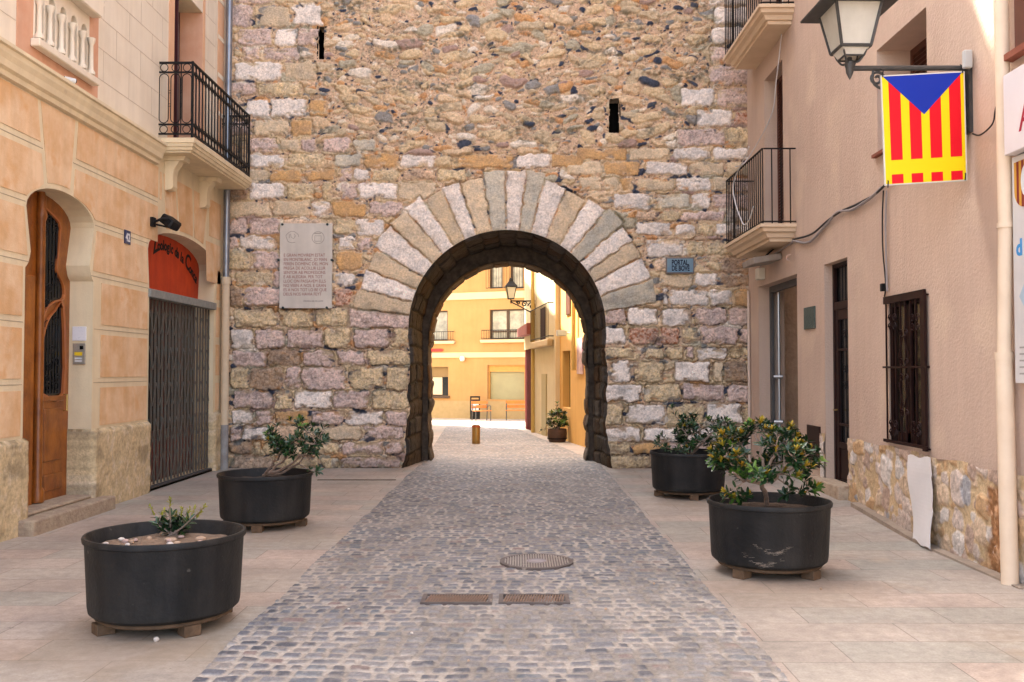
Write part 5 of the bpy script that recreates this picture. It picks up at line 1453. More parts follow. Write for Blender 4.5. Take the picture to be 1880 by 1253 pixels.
# body: square tapering lantern, turned so that two sides show
lz0 = aB(1560, 92).z; lz1 = aB(1560, 8).z
rb, rt = .122, .198
rot = R(2)
def lc(k, r, z):
    a = rot+math.pi/4+k*math.pi/2; rr_ = r*math.sqrt(2)
    return Vector((jx+.01+rr_*math.cos(a), YB+rr_*math.sin(a), z))
fm = MB(); gl = MB()
M_FROST = mat('frosted_glass', (.80, .76, .66), (.72, .68, .58), nscale=7, rough=.5, spec=.5, trans=.3, streak=.10)
for k in range(4):
    fm.tube([lc(k, rb, lz0), lc(k, rt, lz1)], .014, 6); fm.tube([lc(k, rb, lz0), lc(k+1, rb, lz0)], .014, 6); fm.tube([lc(k, rt, lz1), lc(k+1, rt, lz1)], .018, 6)
    a, b, c, d = lc(k, rb, lz0), lc(k+1, rb, lz0), lc(k+1, rt, lz1), lc(k, rt, lz1)
    cen = Vector((jx+.01, YB, 0)); 
    quad = [a, b, c, d]; inn = [v+(Vector((cen.x, cen.y, v.z))-v)*.03 for v in quad]
    P_ = MB().add(quad+inn, [(0, 1, 2, 3), (7, 6, 5, 4), (0, 4, 5, 1), (1, 5, 6, 2), (2, 6, 7, 3), (3, 7, 4, 0)])
    P_.build('pane', M_FROST, ln_)
    fm.tube([lc(k, rb-.02, lz0-.005), lc(k, rb*.66, lz0-.07)], .008, 6); fm.tube([lc(k, rb*.66, lz0-.07), lc(k+1, rb*.66, lz0-.07)], .008, 6)
    m_ = lc(k, rb*.75, lz0-.04); n_ = Vector((jx, YB, jz+.07))
    fm.tube(curve_pts([tuple(m_), tuple(m_*.6+n_*.4+Vector((0, 0, -.05))), tuple(m_*.25+n_*.75+Vector((0, 0, -.035))), tuple(n_)], 5), .009, 6)
    # lower sloping pane
    a, b, c, d = lc(k, rb*.66, lz0-.07), lc(k+1, rb*.66, lz0-.07), lc(k+1, rb-.01, lz0-.005), lc(k, rb-.01, lz0-.005)
    gl.add([a, b, c, d], [(0, 1, 2, 3)])
gl.build('lower_panes', M_FROST, ln_)
fm.build('frame', M_LI, ln_)
hd2 = MB()
for (r, z) in (): pass
ring = [(rt+.115, lz1-.05), (rt+.12, lz1-.035), (rt*.72, lz1+.16), (rt*.5, lz1+.20), (rt*.46, lz1+.32), (.03, lz1+.40)]
vs_ = []; fs_ = []
for (r, z) in ring: vs_ += [tuple(lc(k, r, z)) for k in range(4)]
for i in range(len(ring)-1):
    for k in range(4): fs_.append((i*4+k, i*4+(k+1) % 4, (i+1)*4+(k+1) % 4, (i+1)*4+k))
fs_.append((3, 2, 1, 0)); fs_.append(tuple(len(vs_)-4+k for k in range(4)))
hd2.add(vs_, fs_).build('roof', M_LI, ln_)
# flag banner board -----------------------------------------------
fg = thing('flag_banner', (XR-.4, YB+.02, 3.1), 'yellow and red striped flag banner with blue triangle tied below the lantern bracket', 'flag')
TL, TR, BR, BL = (1617, 139), (1771, 131), (1776, 332), (1625, 341)
YF = YB-.045
def bil(u, v):
    px = (TL[0]*(1-u)+TR[0]*u)*(1-v)+(BL[0]*(1-u)+BR[0]*u)*v; py = (TL[1]*(1-u)+TR[1]*u)*(1-v)+(BL[1]*(1-u)+BR[1]*u)*v
    p = atY(px, py, YF); return p
def fpatch(uv, m, name, off=.0012, sub=1):
    poly = [bil(*q) for q in uv]
    k = MB().prism([(p.x, p.z) for p in poly], frY(YF), .0+off-.001, off)
    return k.build(name, m, fg)
FY = mat('flag_yellow', (.92, .66, .0), rough=.5); FR = mat('flag_red', (.80, .0, .012), rough=.5); FB = mat('flag_blue', (.0, .025, .36), rough=.5)
pl_ = MB().prism([(p.x, p.z) for p in [bil(0, 0), bil(1, 0), bil(1, 1), bil(0, 1)]], frY(YF), -.02, 0).build('cloth', mat('flag_back', (.7, .66, .6)), fg)
fpatch([(.012, .012), (.985, .012), (.985, .99), (.012, .99)], FY, 'yellow_field', .0012)
xsr = [(.085, .225), (.325, .465), (.565, .705), (.805, .945)]
for (a, b) in xsr:
    fpatch([(a, .03), (b, .03), (b, .775), (a, .775)], FR, 'red_stripe', .0024); fpatch([(a-.0, .905), (b, .905), (b, .988), (a, .988)], FR, 'red_stripe', .0024)
fpatch([(.02, .012), (.965, .012), (.50, .375)], FB, 'blue_triangle', .0038)
for (u, v) in ((.02, -.005), (.97, -.005), (.03, 1.0), (.97, .975)):
    c = bil(u, v)
    MB().tube([(c.x, YF-.006, c.z-.02), (c.x+.004, YF-.008, c.z+.035), (c.x, YF+.03, c.z+.06)], .005, 5).build('tie', M_CBL, fg)
# floodlight box and dark fitting at the wall end of the bracket
q = aB(1785, 116)
lb = MB().box(XR-.09, XR-.02, YB-.10, YB-.05, q.z-.07, q.z+.08).build('lamp_control_box', mat('grey_box', (.50, .50, .48), rough=.5), None, bevel=.008)
tag(lb, 'small grey control box on the wall above the flag banner corner', 'box')
q2 = aB(1781, 190)
tag(MB().box(XR-.09, XR-.03, YB+.02, YB+.09, q2.z-.28, q2.z+.26).tube([(XR-.06, YB+.05, q2.z-.28), (XR-.05, YB+.05, q2.z-.40)], .012, 6).build('ballast_case', M_IRON, None, bevel=.006), 'tall black fitting on the wall behind the right edge of the flag', 'box')
hk = Rr(1452, 472)
tag(MB().tube(curve_pts([(XR-.002, hk[0], hk[1]+.03), (XR-.05, hk[0], hk[1]+.02), (XR-.06, hk[0], hk[1]-.03), (XR-.02, hk[0], hk[1]-.05)], 4), .008, 6).build('wall_hook', mat('pink_paint', (.66, .46, .38)), None), 'small pink painted hook on the wall left of the brown door', 'hook')
# ------------------------------------------------------------------ planters
M_POT = mat('dark_pot', (.014, .014, .015), (.034, .031, .028), nscale=2.6, rough=.58, spec=.26, bump=.2, bscale=40, spots=(.13, .115, .10), spot_scale=17, spot_lo=.70, streak=.5)
M_FOOT = mat('rusty_foot', (.085, .05, .027), (.14, .082, .045), nscale=9, bump=.5, bscale=30, rough=.8)
M_SOIL = mat('soil', (.16, .105, .07), (.26, .18, .12), nscale=14, bump=1.0, bscale=45, rough=.95)
M_LEAF = mat('dark_leaf_green', (.009, .030, .011), (.022, .062, .016), nscale=11, rough=.32, spec=.5, thr=(.4, .6))
M_LEAF2 = mat('mid_leaf_green', (.07, .16, .022), (.12, .22, .03), nscale=11, rough=.35, spec=.5, thr=(.4, .6))
M_NEW = mat('yellow_shoot', (.36, .20, .014), (.36, .27, .022), nscale=13, rough=.5, thr=(.4, .6))
M_BARK = mat('grey_bark', (.26, .17, .12), (.40, .30, .24), nscale=16, bump=.5, bscale=60, rough=.85)
def planter(cx, cy, dia, h, label, fa, foot_label=None, n=4, scratches=0):
    z0 = gz(cx, cy)
    t = thing('round_planter', (cx, cy, z0), label, 'planter', 'dark round planters beside the cobbled street')
    r = dia/2
    o = [(r-.13, .085), (r-.065, .09), (r-.040, .112), (r-.034, .145), (r-.016, h-.045), (r-.014, h-.04), (r-.003, h-.034), (r, h-.012), (r-.006, h), (r-.022, h), (r-.028, h-.01), (r-.045, h-.12), (r-.06, h-.18), (0.001, h-.18)]
    p = MB().lathe([(0.001, .088)]+o, (cx, cy, z0), 72)
    # hand-worn unevenness
    p.v = [(x+(mnoise.noise(Vector((x*2, y*2, z)))*.008), y+(mnoise.noise(Vector((x*2+5, y*2, z)))*.008), z) for (x, y, z) in p.v]
    p.build('pot', M_POT, t, smooth=True)
    MB().lathe([(0.001, .062), (r-.085, .062), (r-.080, .07), (r-.090, .0895), (0.001, .0875)], (cx, cy, z0), 48).build('base_ring', M_FOOT, t, smooth=True)
    s = MB(); k0 = 0; nr, na = 14, 48
    for i in range(nr+1):
        for j in range(na):
            a = 2*math.pi*j/na; rr = (r-.048)*i/nr
            x = cx+rr*math.cos(a); y = cy+rr*math.sin(a)
            s.v.append((x, y, z0+h-.085+.02*mnoise.noise(Vector((x*6, y*6, 0)))+.008*mnoise.noise(Vector((x*25, y*25, 3)))))
    for i in range(nr):
        for j in range(na): s.f.append((i*na+j, (i+1)*na+j, (i+1)*na+(j+1) % na, i*na+(j+1) % na))
    s.build('soil', M_SOIL if cy < 6.5 else mat('dark_soil', (.05, .033, .022), (.10, .065, .045), nscale=14, bump=1.0, bscale=45, rough=.95), t, smooth=True)
    for i in range(n):
        a = fa+2*math.pi*i/n
        x = cx+(r-.115)*math.cos(a); y = cy+(r-.115)*math.sin(a)
        u = Vector((math.cos(a), math.sin(a), 0))
        MB().obox((x, y, z0+.034), u*.055, Vector((-u.y, u.x, 0))*.052, (0, 0, .0335)).build('foot', M_FOOT, t, bevel=.004)
    return t, z0+h-.085, r
def pebble_mb(mb, c, r, seed):
    rr_ = random.Random(seed)
    sx, sy, sz_ = r*rr_.uniform(.8, 1.4), r*rr_.uniform(.7, 1.1), r*rr_.uniform(.5, .8)
    a0 = rr_.uniform(0, 3)
    n, m = 8, 5
    k = len(mb.v)
    for i in range(m+1):
        ph = math.pi*i/m
        for j in range(n):
            th = 2*math.pi*j/n+a0
            q = 1+.12*rr_.uniform(-1, 1)
            x = sx*math.sin(ph)*math.cos(th)*q; y = sy*math.sin(ph)*math.sin(th)*q
            mb.v.append((c[0]+x*math.cos(a0)-y*math.sin(a0), c[1]+x*math.sin(a0)+y*math.cos(a0), c[2]+sz_*math.cos(ph)))
    for i in range(m):
        for j in range(n): mb.f.append((k+i*n+j, k+(i+1)*n+j, k+(i+1)*n+(j+1) % n, k+i*n+(j+1) % n))
M_PEB = [mat('pebble_white', (.60, .54, .48), (.5, .42, .36), nscale=20), mat('pebble_tan', (.45, .31, .21), (.36, .24, .16), nscale=20), mat('pebble_pink', (.48, .33, .28), (.38, .26, .22), nscale=20)]

def leaf(mb, p, d, up, L_, W_, curl=.2):
    d = d.normalized(); s = d.cross(up)
    if s.length < 1e-3: s = Vector((1, 0, 0))
    s.normalize(); n = s.cross(d).normalized()
    k = len(mb.v)
    prof = [(0, .02), (.25, .30), (.62, .5), (.86, .36), (1, .04)]
    for (t, w_) in prof:
        c = p+d*(L_*t)-n*(curl*L_*t*t)
        e = n*(W_*w_*.35)
        mb.v += [tuple(c-s*W_*w_+e), tuple(c), tuple(c+s*W_*w_+e)]
    for i in range(len(prof)-1):
        a = k+i*3
        mb.f += [(a, a+1, a+4, a+3), (a+1, a+2, a+5, a+4)]
def rosette(mb, p, ax, n, L_, W_, rr, spread=(.55, 1.15)):
    ax = ax.normalized(); u = ax.orthogonal().normalized(); v = ax.cross(u)
    for i in range(n):
        a = 2*math.pi*i*.382+rr.uniform(-.3, .3)
        sp_ = rr.uniform(*spread)
        d = ax*math.cos(sp_)+(u*math.cos(a)+v*math.sin(a))*math.sin(sp_)
        leaf(mb, p-ax*rr.uniform(0, .03), d, ax+Vector((0, 0, .3)), L_*rr.uniform(.7, 1.1), W_*rr.uniform(.8, 1.1), rr.uniform(-.05, .3))
def branch_path(a, b, rr, sag=.1, k=8, wig=.02):
    a, b = Vector(a), Vector(b); m = (a+b)/2+Vector((rr.uniform(-1, 1)*wig*3, rr.uniform(-1, 1)*wig*3, -sag*(b-a).length))
    pts = []
    for i in range(k+1):
        t = i/k
        p = a*(1-t)**2+m*2*t*(1-t)+b*t*t
        if 0 < i < k: p += Vector((rr.uniform(-1, 1), rr.uniform(-1, 1), rr.uniform(-1, 1)))*wig*.4
        pts.append(p)
    return pts
def shrub(name, base, mains, crown, ntips, label, seed, fork=None, leafL=.075, newfrac=.5, newlen=.05, extra_low=(), grp=None, r0=.020, per=9, midfrac=.12):
    """mains: end points of main limbs; crown: (centre, radii) ellipsoid of foliage"""
    rr = random.Random(seed)
    base = Vector(base)
    t = thing(name, base, label, 'shrub', grp)
    wood = MB(); lv = MB(); lv2 = MB(); nw = MB()
    nodes = []
    start = base
    if fork:
        fk = Vector(fork); pth = branch_path(base, fk, rr, 0, 5, .02); wood.tube(pth, r0, 8, r0*.85); start = fk
    for m in mains:
        path = branch_path(start, Vector(m), rr, .12, 9, .035)
        wood.tube(path, r0*(.72 if fork else 1), 7, r0*.38)
        nodes += [(p, i/9) for i, p in enumerate(path) if i >= 3]
    c, rad = Vector(crown[0]), Vector(crown[1])
    tips = []
    tries = 0
    while len(tips) < ntips and tries < ntips*60:
        tries += 1
        d = Vector((rr.gauss(0, 1), rr.gauss(0, 1), rr.gauss(0, 1))).normalized()
        rr_ = rr.uniform(.45, 1)**.5
        if d.z < -.8: continue
        p = Vector((c.x+d.x*rad.x*rr_, c.y+d.y*rad.y*rr_, c.z+d.z*rad.z*rr_))
        if mnoise.noise(p*5.2+Vector((seed, 0, 0))) < -.10: continue
        if any((p-q).length < .035 for q in tips): continue
        tips.append(p)
    tips += [Vector(e) for e in extra_low]
    for p in tips:
        # attach to nearest node below
        q = min(nodes, key=lambda n: (n[0]-p).length+max(0, n[0].z-p.z)*1.5)[0]
        path = branch_path(q, p, rr, .08, 5, .012)
        wood.tube(path, .007, 5, .0035)
        if len(nodes) < 260: nodes += [(path[3], .5)]
        ax = (p-q).normalized()*.6+Vector((0, 0, .75))+(p-c).normalized()*.5
        low = p.z < c.z-.2*rad.z
        tgt = lv2 if rr.random() < midfrac else lv
        rosette(tgt, p, ax, per+rr.randint(-2, 2), leafL, leafL*.36, rr)
        rosette(lv, path[3], ax, 4, leafL*.9, leafL*.33, rr, (.8, 1.4))
        if rr.random() < newfrac*(.55 if low else 1.15):
            rosette(nw, p+ax.normalized()*.012, ax+Vector((0, 0, .5)), rr.randint(9, 15), newlen, newlen*.30, rr, (.05, .75))
    wood.build('branches', M_BARK, t, smooth=True, fix=False)
    lv.build('leaves', M_LEAF, t, fix=False)
    if lv2.v: lv2.build('bright_leaves', M_LEAF2, t, fix=False)
    if nw.v: nw.build('young_shoots', M_NEW, t, fix=False)
    return t
def rimpt(px, py): return atZ(px, py, .565)
c1 = atZ(305, 976, .575); c2 = atZ(487.5, 867.5, .55); c3 = atZ(1411, 917, .57); c4 = atZ(1263, 828, .575)
PG = [
 (c1, .985, .575, 'dark round planter nearest the camera at left, holding one small sprig and pale pebbles', R(-48)),
 (c2, .965, .55, 'dark round planter beside the folding shop gate holding a leaning dark shrub', R(-86)),
 (c3, .97, .57, 'dark round planter with pale scratches, in front at right, holding the big yellow-tipped bush', R(-48)),
 (c4, .975, .57, 'dark round planter at right next to the tower wall, half hidden by the scratched one', R(-90))]
tops = []
for (c, d, h, lab, fa) in PG:
    h2 = h-gz(c.x, c.y) if gz(c.x, c.y) > .01 else h
    tops.append((c,)+planter(c.x, c.y, d, h2, lab, fa))
# scratches on the front right pot: thin dried mud marks lying on its skin
def scratch(t, c, r, h, ang, z, ln, m, seed):
    rr = random.Random(seed); mb = MB()
    for k in range(60):
        a = ang+rr.gauss(0, .30)*ln; zz = z-.045*math.cos((a-ang)/ln*2.6)+rr.gauss(0, .008)
        q = r-.040+.022*(zz-.14)/(h-.185)+.0045
        a1 = a+rr.uniform(.02, .10)
        p = [Vector((c.x+q*math.cos(x), c.y+q*math.sin(x), zz+rr.uniform(-.004, .004))) for x in (a, (a+a1)/2, a1)]
        mb.tube(p, rr.uniform(.0005, .0014), 4)
    return mb.build('mud_mark', m, t)
mm = mat('dried_mud', (.25, .205, .165), (.17, .135, .105), nscale=40)
t3 = tops[2][1]
scratch(t3, c3, .485, .57, -1.78, .27, .42, mm, 1); scratch(t3, c3, .485, .57, -1.95, .175, .42, mm, 2)
for ti, (cc, tt, zz, r) in enumerate(tops):
    n = (26, 6, 8, 4)[ti]; rr = random.Random(ti+3)
    for k in range(n):
        a = rr.uniform(3.3, 6.1) if ti != 0 else rr.uniform(0, 6.28); q = rr.uniform(.1, .9)*(r-.07) if ti == 0 else rr.uniform(.7, .95)*(r-.07)
        m_ = MB(); pebble_mb(m_, (cc.x+q*math.cos(a), cc.y+q*math.sin(a), zz+.012), rr.uniform(.011, .026), k+ti*50)
        m_.build('pebble', rr.choice(M_PEB), tt, smooth=True)
# sprig in the nearest planter
rr = random.Random(11)
zs1 = tops[0][2]
b1 = atZ(318, 985, zs1)
t = thing('small_shrub', b1, 'small low sprig with upright yellow-green shoots in the nearest left planter', 'shrub')
wood = MB(); lv = MB(); nw = MB()
for (px, py, hgt) in ((276, 925, .0), (296, 935, 0), (302, 930, 0), (312, 910, 0), (334, 928, 0), (348, 930, 0), (357, 927, 0), (375, 924, 0), (367, 935, 0), (322, 935, 0), (288, 955, 0), (345, 945, 0), (330, 960, 0), (300, 962, 0)):
    dy = rr.uniform(-.12, .12)
    tip = atY(px, py+6, b1.y+dy)
    pa = branch_path(Vector(b1)+Vector((rr.uniform(-.04, .04), rr.uniform(-.04, .04), 0)), tip, rr, .05, 5, .008)
    wood.tube(pa, .006, 5, .003)
    ax = (pa[-1]-pa[-3])+Vector((0, 0, .05))
    rosette(lv, pa[3], ax, 5, .07, .028, rr, (.5, 1.2)); rosette(lv, pa[2], ax, 5, .07, .028, rr, (.6, 1.4))
    if py < 950:
        for q in (0, .018, .035): rosette(nw, pa[-1]-ax.normalized()*q, ax, 6, .032, .011, rr, (.1, .7))
    else: rosette(lv, pa[-1], ax, 7, .06, .024, rr)
wood.build('branches', M_BARK, t, fix=False); lv.build('leaves', M_LEAF, t, fix=False); nw.build('young_shoots', mat('lime_shoot', (.34, .32, .03), (.26, .28, .03), nscale=12), t, fix=False)
# leaning shrub
zs2 = tops[1][2]; b2 = atZ(483, 874, zs2)
Yc = c2.y
cr = atY(548, 805, Yc)
shrub('leaning_shrub', b2, [atY(520, 828, Yc+.05), atY(560, 835, Yc-.05), atY(540, 800, Yc+.1), atY(582, 815, Yc-.1)],
      ((cr.x, Yc, cr.z), (.32, .30, .22)), 62, 'dark green shrub leaning right out of the planter beside the shop gate', 21, None, .075, .06, .04, [atY(583, 866, Yc-.2), atY(497, 800, Yc), atY(489, 795, Yc), atY(505, 832, Yc)], r0=.018, per=8, midfrac=.10)
# big bush in the front right planter
zs3 = tops[2][2]; b3 = atZ(1408, 928, zs3); Yc = c3.y
cr = atY(1402, 826, Yc)
low = [atY(px, py, Yc-.18+.03*i) for i, (px, py) in enumerate(((1335, 905), (1350, 912), (1330, 915), (1372, 910), (1455, 895), (1470, 905), (1488, 892), (1495, 903), (1440, 908), (1360, 918), (1480, 880), (1500, 895)))]
shrub('flowering_bush', b3, [atY(1330, 838, Yc-.15), atY(1385, 800, Yc), atY(1360, 815, Yc+.2), atY(1480, 838, Yc-.05), atY(1445, 800, Yc+.15), atY(1345, 868, Yc-.25), atY(1440, 855, Yc-.25)],
      ((cr.x, Yc, cr.z-.03), (.45, .36, .25)), 150, 'big spreading bush with yellow-orange shoot tips over the scratched planter', 5, atY(1398, 888, Yc-.02), .082, .56, .06, low, r0=.021, per=8, midfrac=.14)
# dark shrub in the far right planter
zs4 = tops[3][2]; b4 = atZ(1268, 836, zs4); Yc = c4.y
cr = atY(1290, 795, Yc+.1)
s4 = shrub('dark_shrub', b4, [atY(1240, 815, Yc), atY(1285, 780, Yc+.1), atY(1320, 785, Yc+.1), atY(1262, 800, Yc-.1)],
      ((cr.x, Yc+.1, cr.z), (.44, .32, .25)), 92, 'dark green shrub with one tall bare twig in the planter by the tower wall', 33, None, .080, .12, .05,
      [atY(1210, 805, Yc), atY(1206, 815, Yc-.1), atY(1222, 822, Yc-.2), atY(1234, 748, Yc), atY(1243, 825, Yc-.3), atY(1215, 800, Yc), atY(1255, 828, Yc-.3)], per=8, midfrac=.05)

# ------------------------------------------------------------------ iron covers and litter on the ground
M_CI = mat('cast_iron', (.085, .065, .058), (.12, .095, .085), nscale=10, rough=.6, spec=.3, spots=(.30, .25, .21), spot_scale=14, spot_lo=.62)
mc = atZ(985, 1031, .02)
mh = thing('manhole_cover', (mc.x, mc.y, .02), 'round ribbed cast iron manhole cover set in the cobbles', 'manhole cover')
r_ = .305
MB().lathe([(0, -.02), (r_, -.02), (r_, .006), (r_-.03, .006), (r_-.032, -.001), (0, -.001)], (mc.x, mc.y, .02), 48).build('plate', M_CI, mh)
rb_ = MB()
for i in range(-13, 14):
    x = i*.0215; hl = math.sqrt(max(0, (r_-.035)**2-x*x))
    if abs(x) < .085:
        gp_ = math.sqrt(.085**2-x*x)+.012
        for s in (-1, 1): rb_.box(mc.x+x-.0055, mc.x+x+.0055, mc.y+s*gp_, mc.y+s*hl, .018, .027)
    elif hl > .02: rb_.box(mc.x+x-.0055, mc.x+x+.0055, mc.y-hl, mc.y+hl, .018, .027)
rb_.build('ribs', mat('worn_iron', (.27, .225, .195), (.20, .165, .145), nscale=10, rough=.45), mh)
MB().lathe([(0, .0), (.07, .0), (.075, .006), (.085, .006), (.085, -.001)], (mc.x, mc.y, .021), 24).build('centre_boss', mat('boss_iron', (.25, .21, .21), rough=.5), mh)
for (pa, pb, lab) in (((771, 1108), (903, 1092), 'left one of two rusty slotted drain grates in the cobbles'), ((915, 1108), (1047, 1092), 'right one of two rusty slotted drain grates in the cobbles')):
    g0 = atZ(pa[0], pa[1], .02); g1 = atZ(pb[0]-3, pb[1], .02)
    x0, x1, y0, y1 = g0.x, atZ(pb[0], pa[1], .02).x, g0.y, g1.y
    dg = thing('drain_grate', ((x0+x1)/2, (y0+y1)/2, .02), lab, 'drain grate', 'two drain grates in the street')
    MB().box(x0, x1, y0, y1, -.02, .008).build('gully', mat('gully_dark', (.05, .035, .03)), dg)
    k = MB(); k.box(x0, x1, y0, y0+.02, .0081, .026); k.box(x0, x1, y1-.02, y1, .0081, .026); k.box(x0, x0+.03, y0+.02, y1-.02, .0081, .026); k.box(x1-.03, x1, y0+.02, y1-.02, .0081, .026)
    k.build('frame', M_CI, dg)
    k = MB(); n = 22
    for i in range(n):
        x = x0+.045+(x1-x0-.09)*i/(n-1); k.obox((x, (y0+y1)/2, .0165), (.0052, .003, 0), (.012, (y1-y0)/2-.022, 0), (0, 0, .0075))
    k.build('bars', mat('rust_bars', (.25, .16, .11), (.17, .11, .08), nscale=16, rough=.7), dg)
MDBG = [((287, 1178), 'cream pebble lying on the paving in front of the nearest left planter', .022, 0), ((1507, 1083), 'tan pebble on the paving below the scratched planter', .013, 1),
        ((640, 1120), 'tiny pale chip of stone on the left edge of the cobbles', .009, 0), ((1112, 1120), 'small brown leaf-like chip on the cobbles right of the drain grates', .011, 1), ((860, 1215), 'tiny dark tan chip on the cobbles at the bottom of the picture', .010, 1),
        ((1201, 1073), 'tiny orange stone on the cobbles near the right paving edge', .010, 1), ((756, 1164), 'tiny white stone on the cobbles left of the drain grates', .010, 0)]
for i, (q, lab, r, mi) in enumerate(MDBG):
    p = atZ(q[0], q[1], .02 if 1205 > q[0] > 500 else .0)
    m_ = MB(); pebble_mb(m_, (p.x, p.y, p.z+r*.55), r, 90+i)
    tag(m_.build('pebble', M_PEB[mi], None, smooth=True), lab, 'pebble')

# ------------------------------------------------------------------ beyond the gate
FA = hit(795, 765, (0, 44.6, 0), (0, 1, 0)); FBp = hit(975, 765, (0, 42.6, 0), (0, 1, 0))
fu = Vector((FBp.x-FA.x, FBp.y-FA.y, 0)).normalized(); fn = Vector((fu.y, -fu.x, 0))   # towards the camera
F0 = Vector((FA.x, FA.y, 0))
def FP(px, py, off=0):
    """facade coordinates (s, z) of a point of the far facade"""
    p = hit(px, py, F0+fn*off, fn); return ((p-F0).dot(fu), p.z)
def frF(a, b, n): v = F0+fu*a+fn*n; return (v.x, v.y, b)
M_YEL = mat('yellow_render', (.40, .225, .085), (.365, .20, .072), nscale=1.2, bump=.1, bscale=30, streak=.05)
M_YBAND = mat('cream_band', (.60, .45, .26), (.56, .42, .24), nscale=2)
M_WFR = mat('brown_window_frame', (.05, .027, .014), rough=.5)
M_WGL = mat('painted_reflection_glass', (.34, .33, .28), (.18, .18, .16), nscale=2.6, rough=.2, spec=.6)  # pale mottled reflection is painted into the glass colour
fh = thing('yellow_house', (F0.x, F0.y, -.7), 'yellow house with cream bands facing the gate across the far little square', 'house')
zg = -.72
def FR_(x0, y0, x1, y1):
    """pixel box on the facade -> s0,s1,z0,z1"""
    a = FP(x0, y1); b = FP(x1, y0); c = FP(x0, y0); d = FP(x1, y1)
    return ((a[0]+c[0])/2, (b[0]+d[0])/2, (a[1]+d[1])/2, (c[1]+b[1])/2)
WF = [FR_(899, 568, 963, 623), FR_(783, 571, 822, 626), FR_(899, 455, 923, 530), FR_(937, 455, 961, 530)]
GF = [FR_(895, 671, 964, 734), FR_(776, 674, 823, 727)]
s_l, s_r = -9, 8
def hole(q): return [(q[0], q[2]), (q[0], q[3]), (q[1], q[3]), (q[1], q[2])]
ups2 = [(WF[0][0]-5.2, WF[0][1]-5.2, WF[0][2], WF[0][3])]
topz = 7.7
MB().prism([(s_l, -1.2), (s_r, -1.2), (s_r, topz), (s_l, topz)], frF, -.35, 0, [hole(q) for q in WF+GF]).build('wall', M_YEL, fh)
MB().prism([(s_l, -1.2), (s_r, -1.2), (s_r, topz), (s_l, topz)], frF, -7, -.9).build('wall_back', M_YEL, fh)
MB().prism([(s_l-.3, topz+.003), (s_r+.3, topz+.003), (s_r+.3, topz+.22), (s_l-.3, topz+.22)], frF, -7, .4).build('roof', MATS['roof_tile'], fh)
zb1 = FP(890, 652)[1]; zb2 = FP(890, 543)[1]; zpl_ = FP(890, 737)[1]
for z, w in ((zb1, .12), (zb2, .16)):
    MB().prism([(s_l, z-w), (s_r, z-w), (s_r, z+w), (s_l, z+w)], frF, .002, .05).build('band', M_YBAND, fh)
pl = [(s_l, -1.2), (s_r, -1.2), (s_r, zpl_), (s_l, zpl_)]
MB().prism(pl, frF, .002, .05).build('plinth', mat('tan_plinth', (.36, .25, .12), (.31, .22, .10), nscale=5, bump=.3, bscale=30), fh)
for i, q in enumerate(WF):
    s0, s1, z0, z1 = q
    w_ = MB().prism([(s0, z0), (s1, z0), (s1, z1), (s0, z1)], frF, -.20, -.16).build('window', M_WGL, fh)
    k = MB(); t = .07
    for (a, b, c, d) in ((s0, s0+t, z0, z1), (s1-t, s1, z0, z1), (s0+t, s1-t, z1-t, z1), (s0+t, s1-t, z0, z0+t)):
        k.prism([(a, c), (b, c), (b, d), (a, d)], frF, -.158, -.08)
    if i == 0:
        m = (s0+s1)/2; k.prism([(m-.06, z0+t), (m+.06, z0+t), (m+.06, z1-t), (m-.06, z1-t)], frF, -.158, -.10)
        zz = z0+.36; k.prism([(s0+t, zz-.04), (m-.061, zz-.04), (m-.061, zz+.04), (s0+t, zz+.04)], frF, -.158, -.10); k.prism([(m+.061, zz-.04), (s1-t, zz-.04), (s1-t, zz+.04), (m+.061, zz+.04)], frF, -.158, -.10)
    k.build('window_frame', M_WFR, w_)
    g2 = MB(); a, b = (s0-.35, s1+.35) if i < 2 else (s0-.12, s1+.12)
    hh = .42 if i < 2 else 1.15
    for z in (z0+.02, z0+hh): g2.tube([frF(a, z, .14), frF(b, z, .14)], .014, 5)
    n = int((b-a)/.12)
    for j in range(n+1): x = a+(b-a)*j/n; g2.tube([frF(x, z0+.02, .14), frF(x, z0+hh, .14)], .008, 4)
    for x in (a, b): g2.tube([frF(x, z0+hh, .14), frF(x, z0+hh, -.0)], .012, 4); g2.tube([frF(x, z0+.02, .14), frF(x, z0+.02, 0)], .012, 4)
    g2.build('window_railing', M_IRON, fh)
    if i < 2: MB().prism([(a-.05, z0-.16), (b+.05, z0-.16), (b+.08, z0-.02), (a-.08, z0-.02)], frF, .001, .18).build('window_sill', M_YBAND, fh, bevel=.02)
s0, s1, z0, z1 = GF[0]
MB().prism([(s0, z0), (s1, z0), (s1, z1), (s0, z1)], frF, -.25, -.20).build('roller_shutter', mat('beige_shutter', (.27, .25, .14), (.24, .22, .125), nscale=2, rough=.5), fh)
k = MB()
for (a, b, c, d) in ((s0, s0+.07, z0, z1), (s1-.07, s1, z0, z1), (s0+.07, s1-.07, z1-.30, z1)): k.prism([(a, c), (b, c), (b, d), (a, d)], frF, -.199, -.10)
k.build('shutter_box', mat('ochre_wood', (.50, .26, .07), (.44, .22, .06), nscale=6), fh)
s0, s1, z0, z1 = GF[1]
w_ = MB().prism([(s0, z0), (s1, z0), (s1, z1), (s0, z1)], frF, -.25, -.20).build('window', M_GLASSD, fh)
MB().prism([(s0, z1-.48), (s1, z1-.48), (s1, z1), (s0, z1)], frF, -.199, -.16).build('blind', mat('brown_blind', (.20, .13, .055)), w_)
